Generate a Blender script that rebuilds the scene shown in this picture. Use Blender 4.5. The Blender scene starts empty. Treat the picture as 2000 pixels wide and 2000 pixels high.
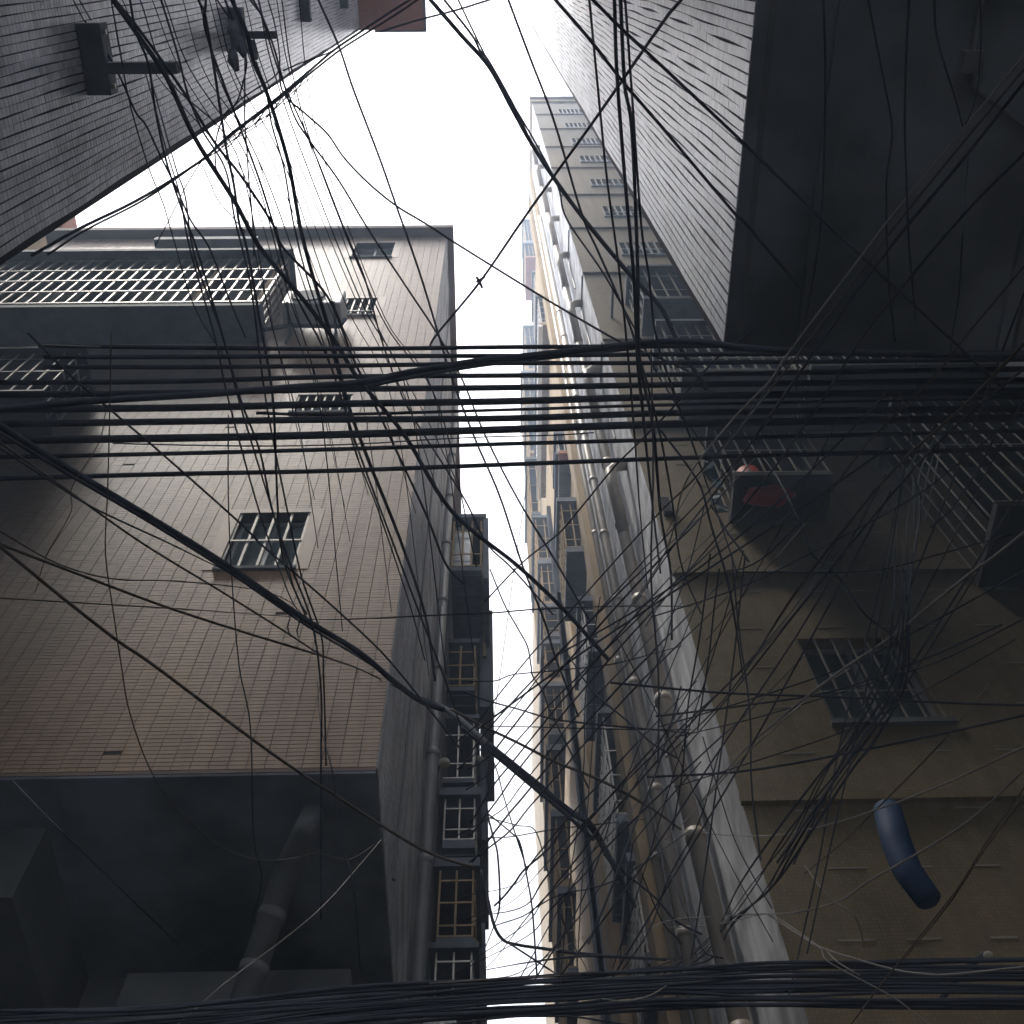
import bpy, bmesh, math, random
import numpy as np
from mathutils import Vector, Matrix

random.seed(7)
rng = np.random.default_rng(7)
SC = bpy.context.scene
COL = SC.collection

# ------------------------------------------------------------------ camera
F = 2085.0                                   # focal length in pixels of the 2000 px photograph
zax = Vector((-52, 1102, -F)).normalized()   # world up seen by the camera
yax = Vector((13, -3943, -F)); yax = (yax - zax * yax.dot(zax)).normalized()
xax = yax.cross(zax)
ROT = Matrix((xax, yax, zax))                # camera direction -> world direction
CAM = Vector((0, 0, 1.6))
cd = bpy.data.cameras.new('camera'); cam = bpy.data.objects.new('camera', cd); COL.objects.link(cam)
cam.matrix_world = Matrix.Translation(CAM) @ ROT.to_4x4()
cd.sensor_width = 36; cd.lens = F / 2000 * 36; cd.clip_start = 0.05; cd.clip_end = 2000
SC.camera = cam

# ------------------------------------------------------------------ sky, sun, exposure
SUN_EL, SUN_AZ = math.radians(72), math.radians(238)      # azimuth clockwise from +Y
w = bpy.data.worlds.new('World'); SC.world = w; w.use_nodes = True
nt = w.node_tree; nt.nodes.clear()
out = nt.nodes.new('ShaderNodeOutputWorld'); bg = nt.nodes.new('ShaderNodeBackground')
sky = nt.nodes.new('ShaderNodeTexSky'); sky.sky_type = 'NISHITA'; sky.sun_disc = False
sky.sun_elevation = SUN_EL; sky.sun_rotation = SUN_AZ; sky.dust_density = 4; sky.air_density = 1.2
mx = nt.nodes.new('ShaderNodeMix'); mx.data_type = 'RGBA'
mx.inputs[0].default_value = 0.68
nt.links.new(sky.outputs[0], mx.inputs[6]); mx.inputs[7].default_value = (10.8, 10.2, 9.7, 1)   # high thin overcast
nt.links.new(mx.outputs[2], bg.inputs[0]); bg.inputs[1].default_value = 0.15
nt.links.new(bg.outputs[0], out.inputs[0])
sd = bpy.data.lights.new('sun', 'SUN'); sd.energy = 1.2; sd.angle = math.radians(13); sd.color = (1, .95, .87)
sun = bpy.data.objects.new('sun', sd); COL.objects.link(sun)
sv = Vector((math.sin(SUN_AZ) * math.cos(SUN_EL), math.cos(SUN_AZ) * math.cos(SUN_EL), math.sin(SUN_EL)))
sun.rotation_euler = sv.to_track_quat('Z', 'Y').to_euler(); sun.location = (0, 0, 60)
SC.view_settings.view_transform = 'Standard'; SC.view_settings.look = 'None'
SC.view_settings.gamma = 1; SC.view_settings.use_curve_mapping = False
SC.view_settings.exposure = 1.75
SC.render.engine = 'CYCLES'
SC.cycles.max_bounces = 5; SC.cycles.diffuse_bounces = 4; SC.cycles.glossy_bounces = 2
SC.cycles.transmission_bounces = 2; SC.cycles.transparent_max_bounces = 6

# ------------------------------------------------------------------ measuring helpers
def ray(px, py): return (ROT @ Vector((px - 1000, 1000 - py, -F))).normalized()
def at(px, py, ax, v):
    d = ray(px, py); i = 'xyz'.index(ax); return CAM + d * ((v - CAM[i]) / d[i])

# ------------------------------------------------------------------ materials
def node_mat(name, base, rough=.8, metal=0., var=.12, scale=3., stain=0., stain_scale=.7, streak=0., island=0., bump=0., bscale=60., tint=None, spec=.5, grid=0):
    m = bpy.data.materials.new(name); m.use_nodes = True; t = m.node_tree
    b = t.nodes['Principled BSDF']; b.inputs['Roughness'].default_value = rough; b.inputs['Metallic'].default_value = metal
    b.inputs['Specular IOR Level'].default_value = spec
    tc = t.nodes.new('ShaderNodeTexCoord')
    geo = t.nodes.new('ShaderNodeNewGeometry')
    def noise(sc, det=4, vec=None):
        n = t.nodes.new('ShaderNodeTexNoise'); n.inputs['Scale'].default_value = sc; n.inputs['Detail'].default_value = det
        t.links.new(vec if vec else geo.outputs['Position'], n.inputs['Vector']); return n
    def ramp(src, lo, hi, a, c):
        r = t.nodes.new('ShaderNodeMapRange'); r.inputs[1].default_value = lo; r.inputs[2].default_value = hi
        r.inputs[3].default_value = a; r.inputs[4].default_value = c; t.links.new(src, r.inputs[0]); return r.outputs[0]
    def mul(a, c):
        n = t.nodes.new('ShaderNodeMath'); n.operation = 'MULTIPLY'; t.links.new(a, n.inputs[0]); t.links.new(c, n.inputs[1]); return n.outputs[0]
    f = ramp(noise(scale).outputs['Fac'], .3, .7, 1 - var, 1 + var)
    if stain:
        f = mul(f, ramp(noise(stain_scale, 6).outputs['Fac'], .42, .66, 1., 1 - stain))
    if streak:
        mp = t.nodes.new('ShaderNodeMapping'); mp.inputs['Scale'].default_value = (9, 9, .35)
        t.links.new(geo.outputs['Position'], mp.inputs['Vector'])
        f = mul(f, ramp(noise(1., 5, mp.outputs[0]).outputs['Fac'], .4, .7, 1.04, 1 - streak))
    if island:
        f = mul(f, ramp(geo.outputs['Random Per Island'], 0, 1, 1 - island, 1 + island))
        oi = t.nodes.new('ShaderNodeObjectInfo'); f = mul(f, ramp(oi.outputs['Random'], 0, 1, 1 - island * .6, 1 + island * .6))
    c = t.nodes.new('ShaderNodeMix'); c.data_type = 'RGBA'; c.blend_type = 'MULTIPLY'; c.inputs[0].default_value = 1
    c.inputs[6].default_value = (*base, 1)
    cc = t.nodes.new('ShaderNodeCombineColor')
    for i in range(3): t.links.new(f, cc.inputs[i])
    t.links.new(cc.outputs[0], c.inputs[7])
    last = c.outputs[2]
    if grid:
        sx_ = t.nodes.new('ShaderNodeSeparateXYZ'); t.links.new(geo.outputs['Position'], sx_.inputs[0])
        cx_ = t.nodes.new('ShaderNodeCombineXYZ'); t.links.new(sx_.outputs[0], cx_.inputs[0]); t.links.new(sx_.outputs[2], cx_.inputs[1])
        br = t.nodes.new('ShaderNodeTexBrick'); br.offset = 0; br.inputs['Scale'].default_value = 1
        br.inputs['Brick Width'].default_value = grid; br.inputs['Row Height'].default_value = grid; br.inputs['Mortar Size'].default_value = grid * .09
        br.inputs['Color1'].default_value = (1, 1, 1, 1); br.inputs['Color2'].default_value = (.82, .82, .84, 1); br.inputs['Mortar'].default_value = (.72, .72, .72, 1)
        t.links.new(cx_.outputs[0], br.inputs['Vector'])
        gm_ = t.nodes.new('ShaderNodeMix'); gm_.data_type = 'RGBA'; gm_.blend_type = 'MULTIPLY'; gm_.inputs[0].default_value = 1
        t.links.new(last, gm_.inputs[6]); t.links.new(br.outputs['Color'], gm_.inputs[7]); last = gm_.outputs[2]
    if tint:
        k = t.nodes.new('ShaderNodeMix'); k.data_type = 'RGBA'; k.inputs[7].default_value = (*tint, 1)
        t.links.new(ramp(noise(1.3, 5).outputs['Fac'], .48, .7, 0, .7), k.inputs[0]); t.links.new(last, k.inputs[6]); last = k.outputs[2]
    t.links.new(last, b.inputs['Base Color'])
    if bump:
        bp = t.nodes.new('ShaderNodeBump'); bp.inputs['Strength'].default_value = bump; bp.inputs['Distance'].default_value = .004
        t.links.new(noise(bscale, 5).outputs['Fac'], bp.inputs['Height']); t.links.new(bp.outputs[0], b.inputs['Normal'])
    return m

M = dict(
    tile_white=node_mat('white_glazed_tile', (.74, .77, .84), .40, var=.07, scale=25, stain=.28, stain_scale=1.6, streak=.22, island=.13, spec=.4),
    tile_grey=node_mat('grey_glazed_tile', (.82, .83, .90), .28, var=.08, scale=25, stain=.32, stain_scale=1.4, streak=.25, island=.17, spec=.4),
    grout=node_mat('dark_grout', (.045, .047, .06), .95, bump=.3),
    tile_beige=node_mat('beige_strip_tile', (.335, .22, .135), .42, var=.08, scale=6, stain=.3, stain_scale=.6, streak=.24, island=.10),
    grout_brown=node_mat('brown_grout', (.07, .055, .05), .95, bump=.3),
    mosaic=node_mat('olive_mosaic', (.34, .265, .155), .55, grid=.022, var=.1, scale=9, stain=.22, stain_scale=.6, streak=.18, bump=.3, bscale=40),
    pale_tile=node_mat('pale_tile', (.34, .32, .27), .4, island=.15),
    paint=node_mat('whitewash', (.84, .85, .88), .85, var=.06, scale=6, stain=.5, stain_scale=3.0, streak=.3, bump=.6, bscale=25),
    cream=node_mat('cream_render', (.44, .32, .175), .85, var=.08, stain=.2, stain_scale=1., streak=.25, bump=.4),
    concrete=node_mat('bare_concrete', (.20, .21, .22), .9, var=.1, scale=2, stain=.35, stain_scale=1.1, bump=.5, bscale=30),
    soffit=node_mat('grimy_soffit', (.29, .32, .36), .9, var=.16, scale=1.6, stain=.65, stain_scale=1.1, bump=.5, bscale=30),
    brown=node_mat('brown_coping', (.17, .12, .105), .8, var=.1, stain=.2),
    red=node_mat('red_render', (.42, .16, .09), .8, var=.12, stain=.25, streak=.2),
    pvc=node_mat('drain_pvc', (.36, .31, .25), .45, var=.05, stain=.25, stain_scale=3, streak=.2),
    pvc_grey=node_mat('grey_drain_pvc', (.26, .26, .265), .45, var=.05, stain=.25, stain_scale=3, streak=.2),
    steel=node_mat('galvanised_bar', (.42, .39, .35), .4, .35, var=.1, scale=20, stain=.25, stain_scale=8),
    sheet=node_mat('weathered_sheet', (.14, .16, .19), .7, .1, var=.12, stain=.3, stain_scale=2, streak=.3),
    frame=node_mat('aluminium_frame', (.45, .46, .47), .4, .4, var=.05),
    cloth=node_mat('drying_cloth', (.55, .52, .50), .9, var=.2, scale=8),
    redcloth=node_mat('red_plastic', (.50, .04, .06), .5, var=.1),
    bluepl=node_mat('blue_plastic', (.012, .055, .15), .7, var=.12, scale=5, stain=.2, stain_scale=5),
    film=node_mat('torn_film', (.14, .24, .27), .35, var=.2, scale=20),
    cable=node_mat('black_cable', (.06, .07, .09), .85, spec=.15, var=.2, scale=8),  # weathered black, colour lifted bluish to imitate the glare veil
    cable_grey=node_mat('grey_cable', (.30, .28, .26), .55, var=.15, scale=8),
    cable_brown=node_mat('brown_cable', (.085, .065, .055), .6, var=.15, scale=8),
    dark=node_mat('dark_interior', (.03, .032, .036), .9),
    curtain=node_mat('curtain', (.5, .53, .45), .9, var=.3, scale=5),
    white=node_mat('white_enamel', (.74, .74, .72), .4, var=.04),
    road=node_mat('wet_paving', (.16, .155, .15), .8, var=.15, stain=.3, bump=.4),
    lampshade=node_mat('lampshade', (.5, .47, .38), .5),
    leaf=node_mat('green_leaf', (.05, .10, .035), .6, var=.3, scale=20),
)
g = bpy.data.materials.new('window_glass'); g.use_nodes = True
b = g.node_tree.nodes['Principled BSDF']; b.inputs['Base Color'].default_value = (.10, .13, .135, 1)
b.inputs['Roughness'].default_value = .12; b.inputs['Specular IOR Level'].default_value = .7
nz = g.node_tree.nodes.new('ShaderNodeTexNoise'); nz.inputs['Scale'].default_value = 2.5
rp = g.node_tree.nodes.new('ShaderNodeMapRange'); rp.inputs[3].default_value = .05; rp.inputs[4].default_value = .3
g.node_tree.links.new(nz.outputs['Fac'], rp.inputs[0]); g.node_tree.links.new(rp.outputs[0], b.inputs['Roughness'])
M['glass'] = g

# ------------------------------------------------------------------ mesh helpers
def link(name, me, parent=None, loc=None):
    o = bpy.data.objects.new(name, me); COL.objects.link(o)
    if parent: o.parent = parent
    if loc is not None: o.location = loc
    return o
class MB:
    def __init__(s): s.v = []; s.f = []
    def box(s, x0, x1, y0, y1, z0, z1):
        if x1 < x0: x0, x1 = x1, x0
        if y1 < y0: y0, y1 = y1, y0
        if z1 < z0: z0, z1 = z1, z0
        n = len(s.v)
        s.v += [(x0,y0,z0),(x1,y0,z0),(x1,y1,z0),(x0,y1,z0),(x0,y0,z1),(x1,y0,z1),(x1,y1,z1),(x0,y1,z1)]
        s.f += [tuple(n+i for i in q) for q in ((0,3,2,1),(4,5,6,7),(0,1,5,4),(1,2,6,5),(2,3,7,6),(3,0,4,7))]
        return s
    def tube(s, pts, r, n=8, caps=True):
        pts = [Vector(p) for p in pts]; base = len(s.v); up = None
        rs = r if isinstance(r, (list, tuple)) else [r] * len(pts)
        for i, p in enumerate(pts):
            t = (pts[min(i+1, len(pts)-1)] - pts[max(i-1, 0)])
            if t.length < 1e-9: t = Vector((0,0,1))
            t.normalize()
            if up is None: up = t.orthogonal()
            up = (up - t * up.dot(t))
            if up.length < 1e-6: up = t.orthogonal()
            up.normalize(); sd_ = t.cross(up)
            for k in range(n):
                a = 2 * math.pi * k / n
                s.v.append(tuple(p + (up * math.cos(a) + sd_ * math.sin(a)) * rs[i]))
        for i in range(len(pts) - 1):
            for k in range(n):
                a = base + i*n + k; c = base + i*n + (k+1) % n
                s.f.append((a, c, c + n, a + n))
        if caps:
            s.f.append(tuple(base + k for k in range(n))[::-1]); s.f.append(tuple(base + (len(pts)-1)*n + k for k in range(n)))
        return s
    def mesh(s, name, mat, smooth=False):
        me = bpy.data.meshes.new(name); me.from_pydata(s.v, [], s.f); me.materials.append(M[mat])
        if smooth: me.shade_smooth()
        return me
    def build(s, name, mat, parent=None, smooth=False, bevel=0):
        o = link(name, s.mesh(name, mat, smooth), parent)
        if bevel:
            bm = o.modifiers.new('bevel', 'BEVEL'); bm.width = bevel; bm.segments = 1; bm.limit_method = 'ANGLE'
        return o
def thing(name, label, cat, group=None, loc=(0, 0, 0)):
    o = bpy.data.objects.new(name, None); COL.objects.link(o); o.location = loc
    o['label'] = label; o['category'] = cat
    if group: o['group'] = group
    return o
def tag(o, label, cat, group=None):
    o['label'] = label; o['category'] = cat
    if group: o['group'] = group
    return o
UNIT = MB().box(-.5, .5, -.5, .5, -.5, .5)
_units = {}
def piece(name, mat, parent, x0, x1, y0, y1, z0, z1):
    """box part that shares one unit mesh per material"""
    k = (name, mat)
    if k not in _units: _units[k] = UNIT.mesh(name, mat)
    o = link(name, _units[k], parent)
    p0 = parent.matrix_world.translation if parent else Vector()
    o.location = ((x0+x1)/2, (y0+y1)/2, (z0+z1)/2); o.scale = (abs(x1-x0), abs(y1-y0), abs(z1-z0))
    return o

# ------------------------------------------------------------------ tiled faces
def tile_face(bld, axis, plane, sign, u0, u1, z0, z1, pu, pz, gu, gz, mat, depth, near=300, skip=(), wav=.006, jit=.15, zmesh=None):
    """tiles on a face. axis 'x': plane x=plane facing sign*X, u runs along y.  axis 'y': facing -Y, u runs along x."""
    nu = int((u1 - u0) / pu + 1e-4); nz_ = int((z1 - z0) / pz)
    U, Z = np.meshgrid(np.arange(nu), np.arange(nz_), indexing='ij'); U = U.ravel(); Z = Z.ravel()
    ph = rng.random(nu + 1) * 6.28; am = rng.random(nu + 1) * wav
    def wob(i, z): 
        i = np.clip(i, 0, nu)
        return wav * 1.2 * np.sin(z * 1.1 + i * .22) + am[i] * np.sin(z * 5.1 + ph[i])
    zc = z0 + (Z + .5) * pz; uc = u0 + (U + .5) * pu
    drop = rng.normal(0, gz * .12, len(U))
    hu = (pu - gu) / 2; hz = (pz - gz) / 2
    ua = uc - hu + wob(U, zc); ub = uc + hu + wob(U, zc)
    za = zc - hz + drop; zb = zc + hz + drop
    ok = (ua > u0 - .002) & (ub < u1 + .002)
    ok |= True
    ua = np.maximum(ua, u0 + .001); ub = np.minimum(ub, u1 - .001)
    for (a, c, d, e) in skip: ok &= ~((ub > a) & (ua < c) & (zb > d) & (za < e))
    dp = depth * (1 + rng.normal(0, jit, len(U))).clip(.4, 1.8)
    ok &= rng.random(len(U)) > (.0005 if axis == 'y' else 0)
    ua, ub, za, zb, dp = (q[ok] for q in (ua, ub, za, zb, dp))
    N = len(ua)
    # the pieces that show largest become parts
    uc = (ua + ub) / 2; zc = (za + zb) / 2
    P = np.zeros((N, 3))
    if axis == 'x': P[:, 0] = plane; P[:, 1] = uc; P[:, 2] = zc
    else: P[:, 0] = uc; P[:, 1] = plane; P[:, 2] = zc
    R = np.array(ROT).T; C = (P - np.array(CAM)) @ np.array(ROT)
    sx = 1000 + F * C[:, 0] / -C[:, 2]; sy = 1000 - F * C[:, 1] / -C[:, 2]
    vis = (sx > 5) & (sx < 1995) & (sy > 5) & (sy < 1995) & (C[:, 2] < 0)
    n = np.array((sign, 0, 0)) if axis == 'x' else np.array((0, -1, 0))
    D = P - np.array(CAM); L = np.linalg.norm(D, axis=1); cosn = np.abs(D @ n) / L
    area = np.where(vis, cosn / L**2, 0)
    if occl: 
        for (a, c, d, e) in occl.get(bld.name, ()): area[(sx > a) & (sx < c) & (sy > d) & (sy < e)] = 0
    idx = np.argsort(-area)[:near]; single = np.zeros(N, bool); single[idx] = True
    for i in idx:
        if axis == 'x': piece('tile', mat, bld, plane, plane + sign * dp[i], ua[i], ub[i], za[i], zb[i])
        else: piece('tile', mat, bld, ua[i], ub[i], plane - dp[i], plane, za[i], zb[i])
    k = ~single; ua, ub, za, zb, dp = (q[k] for q in (ua, ub, za, zb, dp)); N = len(ua)
    V = np.zeros((N, 8, 3))
    uu = np.stack([ua, ub, ub, ua, ua, ub, ub, ua], 1); zz = np.stack([za, za, zb, zb] * 2, 1)
    dd = np.stack([dp * 0] * 4 + [dp] * 4, 1)
    if axis == 'x': V[..., 0] = plane + sign * dd; V[..., 1] = uu
    else: V[..., 1] = plane - dd; V[..., 0] = uu
    V[..., 2] = zz
    q = np.array([[4,5,6,7],[0,1,5,4],[1,2,6,5],[2,3,7,6],[3,0,4,7]])
    flip = (axis == 'x' and sign > 0) is False and axis == 'x'
    if flip: q = q[:, ::-1]
    Fq = (np.arange(N)[:, None, None] * 8 + q[None]).reshape(-1, 4)
    me = bpy.data.meshes.new('tile_field'); me.vertices.add(N * 8); me.vertices.foreach_set('co', V.ravel())
    me.loops.add(Fq.size); me.loops.foreach_set('vertex_index', Fq.ravel().astype(np.int32))
    me.polygons.add(len(Fq)); me.polygons.foreach_set('loop_start', np.arange(0, Fq.size, 4, dtype=np.int32))
    me.update(calc_edges=True); me.shade_flat(); me.materials.append(M[mat])
    o = link('tile_field', me, bld); o['kind'] = 'stuff'
    return o
occl = {}

# ------------------------------------------------------------------ ground
gm = MB(); gm.v = [(-600,-600,0),(600,-600,0),(600,600,0),(-600,600,0)]; gm.f = [(0,1,2,3)]
go = gm.build('ground', 'road'); go['kind'] = 'structure'

# ------------------------------------------------------------------ bars and windows
def bars_front(parent, x0, x1, y, z0, z1, step, rails=(), r=.009, mat='steel', names=('bar', 'rail')):
    n = max(1, int(round((x1 - x0) / step)))
    for i in range(n + 1):
        x = x0 + (x1 - x0) * i / n
        piece(names[0], mat, parent, x - r, x + r, y - r, y + r, z0, z1)
    for z in rails: piece(names[1], mat, parent, x0 - r, x1 + r, y - r*1.6, y - r*1.05, z - r, z + r)
def window(bld, x0, x1, z0, z1, yp, step=.1, rails=(), deep=.14, frame='frame', curtain=True, nbars=True, rr=.009, surround=0):
    """barred opening on a wall face at y=yp (wall faces -Y); the wall has a real reveal"""
    fr = MB(); t = .03
    ya, yb = yp + deep - .05, yp + deep
    for bx in ((x0, x0+t), (x1-t, x1), ((x0+x1)/2 - t/2, (x0+x1)/2 + t/2)): fr.box(bx[0], bx[1], ya, yb, z0 + t, z1 - t)
    fr.box(x0, x1, ya - .001, yb + .001, z0, z0 + t); fr.box(x0, x1, ya - .001, yb + .001, z1 - t, z1)
    wf = fr.build('window', frame, bld)
    piece('pane', 'glass', wf, x0 + t, (x0+x1)/2 - t/2, yb - .03, yb - .022, z0 + t, z1 - t)
    piece('pane', 'glass', wf, (x0+x1)/2 + t/2, x1 - t, yb - .03, yb - .022, z0 + t, z1 - t)
    if nbars: bars_front(wf, x0 + .01, x1 - .01, yp + .012, z0, z1, step, rails, rr)
    if surround:
        q = surround
        for (a, c, d, e) in ((x0 - q, x0, z0 - .02, z1 + .05), (x1, x1 + q, z0 - .02, z1 + .05), (x0, x1, z1, z1 + .05)):
            piece('surround', 'tile_beige', wf, a, c, yp - .007, yp + .004, d, e)
    piece('sill', 'concrete', wf, x0 - .02, x1 + .02, yp - .03, yp + .05, z0 - .04, z0 - .002)
    return wf
def wall_with_holes(name, mat, parent, x0, x1, z0, z1, y, thick, holes):
    """slab facing -Y with rectangular openings cut as real geometry"""
    xs = sorted({x0, x1, *[h[0] for h in holes], *[h[1] for h in holes]})
    m = MB()
    for a, c in zip(xs[:-1], xs[1:]):
        hz = sorted([(h[2], h[3]) for h in holes if h[0] <= a + 1e-6 and h[1] >= c - 1e-6])
        z = z0
        for (p, q) in hz:
            if p > z: m.box(a, c, y, y + thick, z, p)
            z = max(z, q)
        if z1 > z: m.box(a, c, y, y + thick, z, z1)
    return m.build(name, mat, parent)

def cage(bld, x0, x1, y0, y1, z0, z1, step=.12, rails=3, slab=.06, over=.05, mat='steel', side=None, floor='sheet', ribs=0, rr=.009, back=None, panel=0, roofm='sheet'):
    """window cage / caged balcony: roof sheet, floor, front and side grille. front at y0, wall at y1"""
    top = MB().box(x0 - over, x1 + over, y0 - over, y1, z1, z1 + slab).build('cage', roofm, bld)
    piece('floor', floor, top, x0, x1, y0, y1, z0 - slab, z0)
    zt = z0 + panel
    if panel: piece('panel', floor, top, x0, x1, y0, y0 + .02, z0, zt)
    for i in range(ribs):
        yy = y0 + (y1 - y0) * (i + .5) / ribs
        piece('rib', floor, top, x0 + .01, x1 - .01, yy - .015, yy + .015, z0 - slab - .025, z0 - slab - .001)
    rz = [zt + (z1 - zt) * (i + .5) / rails for i in range(rails)] if rails else []
    bars_front(top, x0 + .01, x1 - .01, y0 + .012, zt, z1, step, [zt + .012] + rz, rr, mat)
    for sx in ({'l': (x0,), 'r': (x1,), 'b': (x0, x1)}.get(side, ())):
        n = max(1, int(round((y1 - y0) / step)))
        for i in range(1, n + 1):
            yy = y0 + (y1 - y0) * i / (n + .5)
            piece('bar', mat, top, sx - rr, sx + rr, yy - rr, yy + rr, zt, z1)
        for z in rz: piece('rail', mat, top, sx - rr, sx + rr, y0, y1, z - rr, z + rr)
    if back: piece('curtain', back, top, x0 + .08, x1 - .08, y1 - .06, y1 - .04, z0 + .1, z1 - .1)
    return top

# ------------------------------------------------------------------ left beige building (front y=4, alley face x=-.66)
XL, ZB, ZR = -.66, 6.17, 18.45
L = thing('beige_building', 'beige strip-tiled apartment block on the left with overhanging upper floors and brown roof edge', 'building')
lw = []
for (a, c, t_, b_, row) in ((470, 607, 1003, 1110, 0), (583, 690, 772, 806, 1), (678, 739, 583, 617, 2), (697, 772, 475, 503, 3)):
    p = at(a, t_, 'y', 4); q = at(c, t_, 'y', 4); r_ = at((a+c)/2, b_, 'y', 4); lw.append((p.x, q.x, r_.z, p.z))
holes = lw + [(-5.9, -3.0, 14.0, 15.4)]
LW = wall_with_holes('wall', 'grout_brown', L, -6.7, XL, ZB, ZR, 4., .2, holes)
MB().box(-6.7, XL - .25, 4.45, 7., ZB, ZR).build('core', 'dark', L)
MB().box(XL - .245, XL, 4.201, 7.05, ZB, ZR).build('alley_wall', 'paint', L)
MB().box(XL + .0005, XL + .004, 4.003, 4.21, ZB, ZR).build('corner_strip', 'paint', L)
MB().box(-6.7, -6.45, 4.2, 7.05, ZB, ZR).build('far_wall', 'paint', L)
MB().box(-6.7, XL, 4.0, 8.4, ZB - .05, ZB - .004).build('soffit_slab', 'soffit', L)
MB().box(-6.7, XL + .002, 3.996, 4.05, ZB - .03, ZB - .004).build('edge_beam', 'brown', L)
MB().box(-6.9, XL + .1, 3.86, 9.1, ZR + .002, ZR + .16).build('roof_slab', 'brown', L)
occl['beige_building'] = [(0, 640, 470, 760), (0, 2000, 655, 950)]
tile_face(L, 'y', 4., -1, XL - 58 * .103, XL, ZB, ZR, .103, .0335, .005, .004, 'tile_beige', .0035, jit=.03, wav=.0008, skip=[(h[0]-.01, h[1]+.01, h[2]-.02, h[3]+.01) for h in holes])
window(L, *lw[0], 4., surround=.105, step=.125, rails=(lw[0][2] + .42,), rr=.010)
window(L, *lw[1], 4., surround=.105, step=.09, rr=.008)
window(L, *lw[2], 4., surround=.105, step=.1, rails=(lw[2][2] + .22,))
window(L, *lw[3], 4., surround=.105, nbars=False)
# ground floor set back under the overhang
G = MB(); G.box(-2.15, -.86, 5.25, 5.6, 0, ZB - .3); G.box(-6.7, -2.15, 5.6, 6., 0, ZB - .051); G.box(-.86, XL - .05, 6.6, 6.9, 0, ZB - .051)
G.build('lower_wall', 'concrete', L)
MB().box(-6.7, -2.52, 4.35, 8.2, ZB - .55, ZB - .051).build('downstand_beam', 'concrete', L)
# inside of big opening
window(L, -5.9, -3.0, 14.0, 15.4, 4., nbars=False, frame='white')
# caged balcony across the front
bx1 = -2.6; bz0, bz1, by = 13.5, 15.45, 3.55
bal = MB().box(-6.7, -2.55, 3.44, 4., bz1, bz1 + .1).build('balcony', 'sheet', L)
piece('floor', 'sheet', bal, -6.7, bx1, by, 3.995, bz0 - .12, bz0)
bars_front(bal, -6.6, bx1 - .01, by + .012, bz0, bz1, .15, [bz0 + .02 + .46 * i for i in range(5)], .012)
for i in range(4): piece('bar', 'steel', bal, bx1 - .02, bx1, by + .08 + i*.1, by + .1 + i*.1, bz0, bz1)
for i in range(5): piece('rail', 'steel', bal, bx1 - .012, bx1 + .01, by, 3.99, bz0 + .46*i + .01, bz0 + .46*i + .035)
for x in (-3.42, -2.68): piece('post', 'cream', bal, x - .03, x + .03, by + .03, by + .09, bz0, bz1)
for x0, x1 in ((-5.8, -5.1), (-4.4, -3.5), (-3.3, -2.9)): piece('pane', 'curtain', bal, x0, x1, 3.80, 3.82, bz0 + .2, bz0 + 1.4)
# upper slab over the balcony top
piece('eave', 'sheet', L, -4.9, -3.4, 3.75, 3.995, 17.35, 17.5)
# lower left cage
qa = at(0, 690, 'y', 3.55); qb = at(84, 762, 'y', 3.55)
cage(L, -5.3, qb.x, 3.55, 3.998, qb.z, qa.z, .16, 3, side='r', back='dark', floor='dark', roofm='dark', rr=.006)
pipe = at(600, 1620, 'z', 6.0)
pts = [at(612, 1588, 'z', ZB - .06), at(600, 1620, 'z', 5.85), at(560, 1700, 'y', 4.55), at(465, 1985, 'y', 4.75)]
MB().tube(pts, .07, 14).build('drain_pipe', 'concrete', L, True)
for (px, py, yy) in ((530, 1790, 4.62), (495, 1895, 4.69)):
    c = at(px, py, 'y', yy); dirv = (pts[3] - pts[2]).normalized()
    MB().tube([c - dirv*.03, c + dirv*.03], .078, 14).build('pipe_collar', 'concrete', L, True)
# alley side pipe and pilaster
MB().tube([(-.58, 6.55, 0.2), (-.58, 6.55, ZR - .3)], .055, 14).build('drain_pipe', 'pvc_grey', L, True)
for z in np.arange(6.6, 18.5, 1.3): MB().tube([(-.58, 6.55, z), (-.58, 6.55, z + .09)], .063, 14).build('pipe_collar', 'pvc_grey', L, True)
MB().tube([(-.63, 5.0, 6.3), (-.63, 5.0, 17.5), (-.63, 4.6, 18.2)], .012, 6).build('conduit', 'pvc_grey', L)
# mosaic on the lower alley face
tile_face(L, 'x', XL + .004, 1, 4.004, 5.6, ZB, 16.5, .05, .05, .008, .008, 'tile_white', .003, near=300, wav=.001)

# red-rendered neighbour behind, left
RB = thing('red_parapet_building', 'red-rendered building end peeking above the tiled wall at the left edge of the sky', 'building')
MB().box(-9.5, -7.4, 3.9, 8, 0, 20.3).build('wall', 'cream', RB)
MB().box(-9.6, -7.35, 3.7, 8.1, 20.305, 21.0).build('parapet', 'red', RB)
piece('pilaster', 'red', RB, -7.345, -7.2, 3.8, 3.95, 19.4, 21.2)
piece('ledge', 'concrete', RB, -9, -7.4, 3.6, 3.898, 18.0, 18.15)

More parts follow.
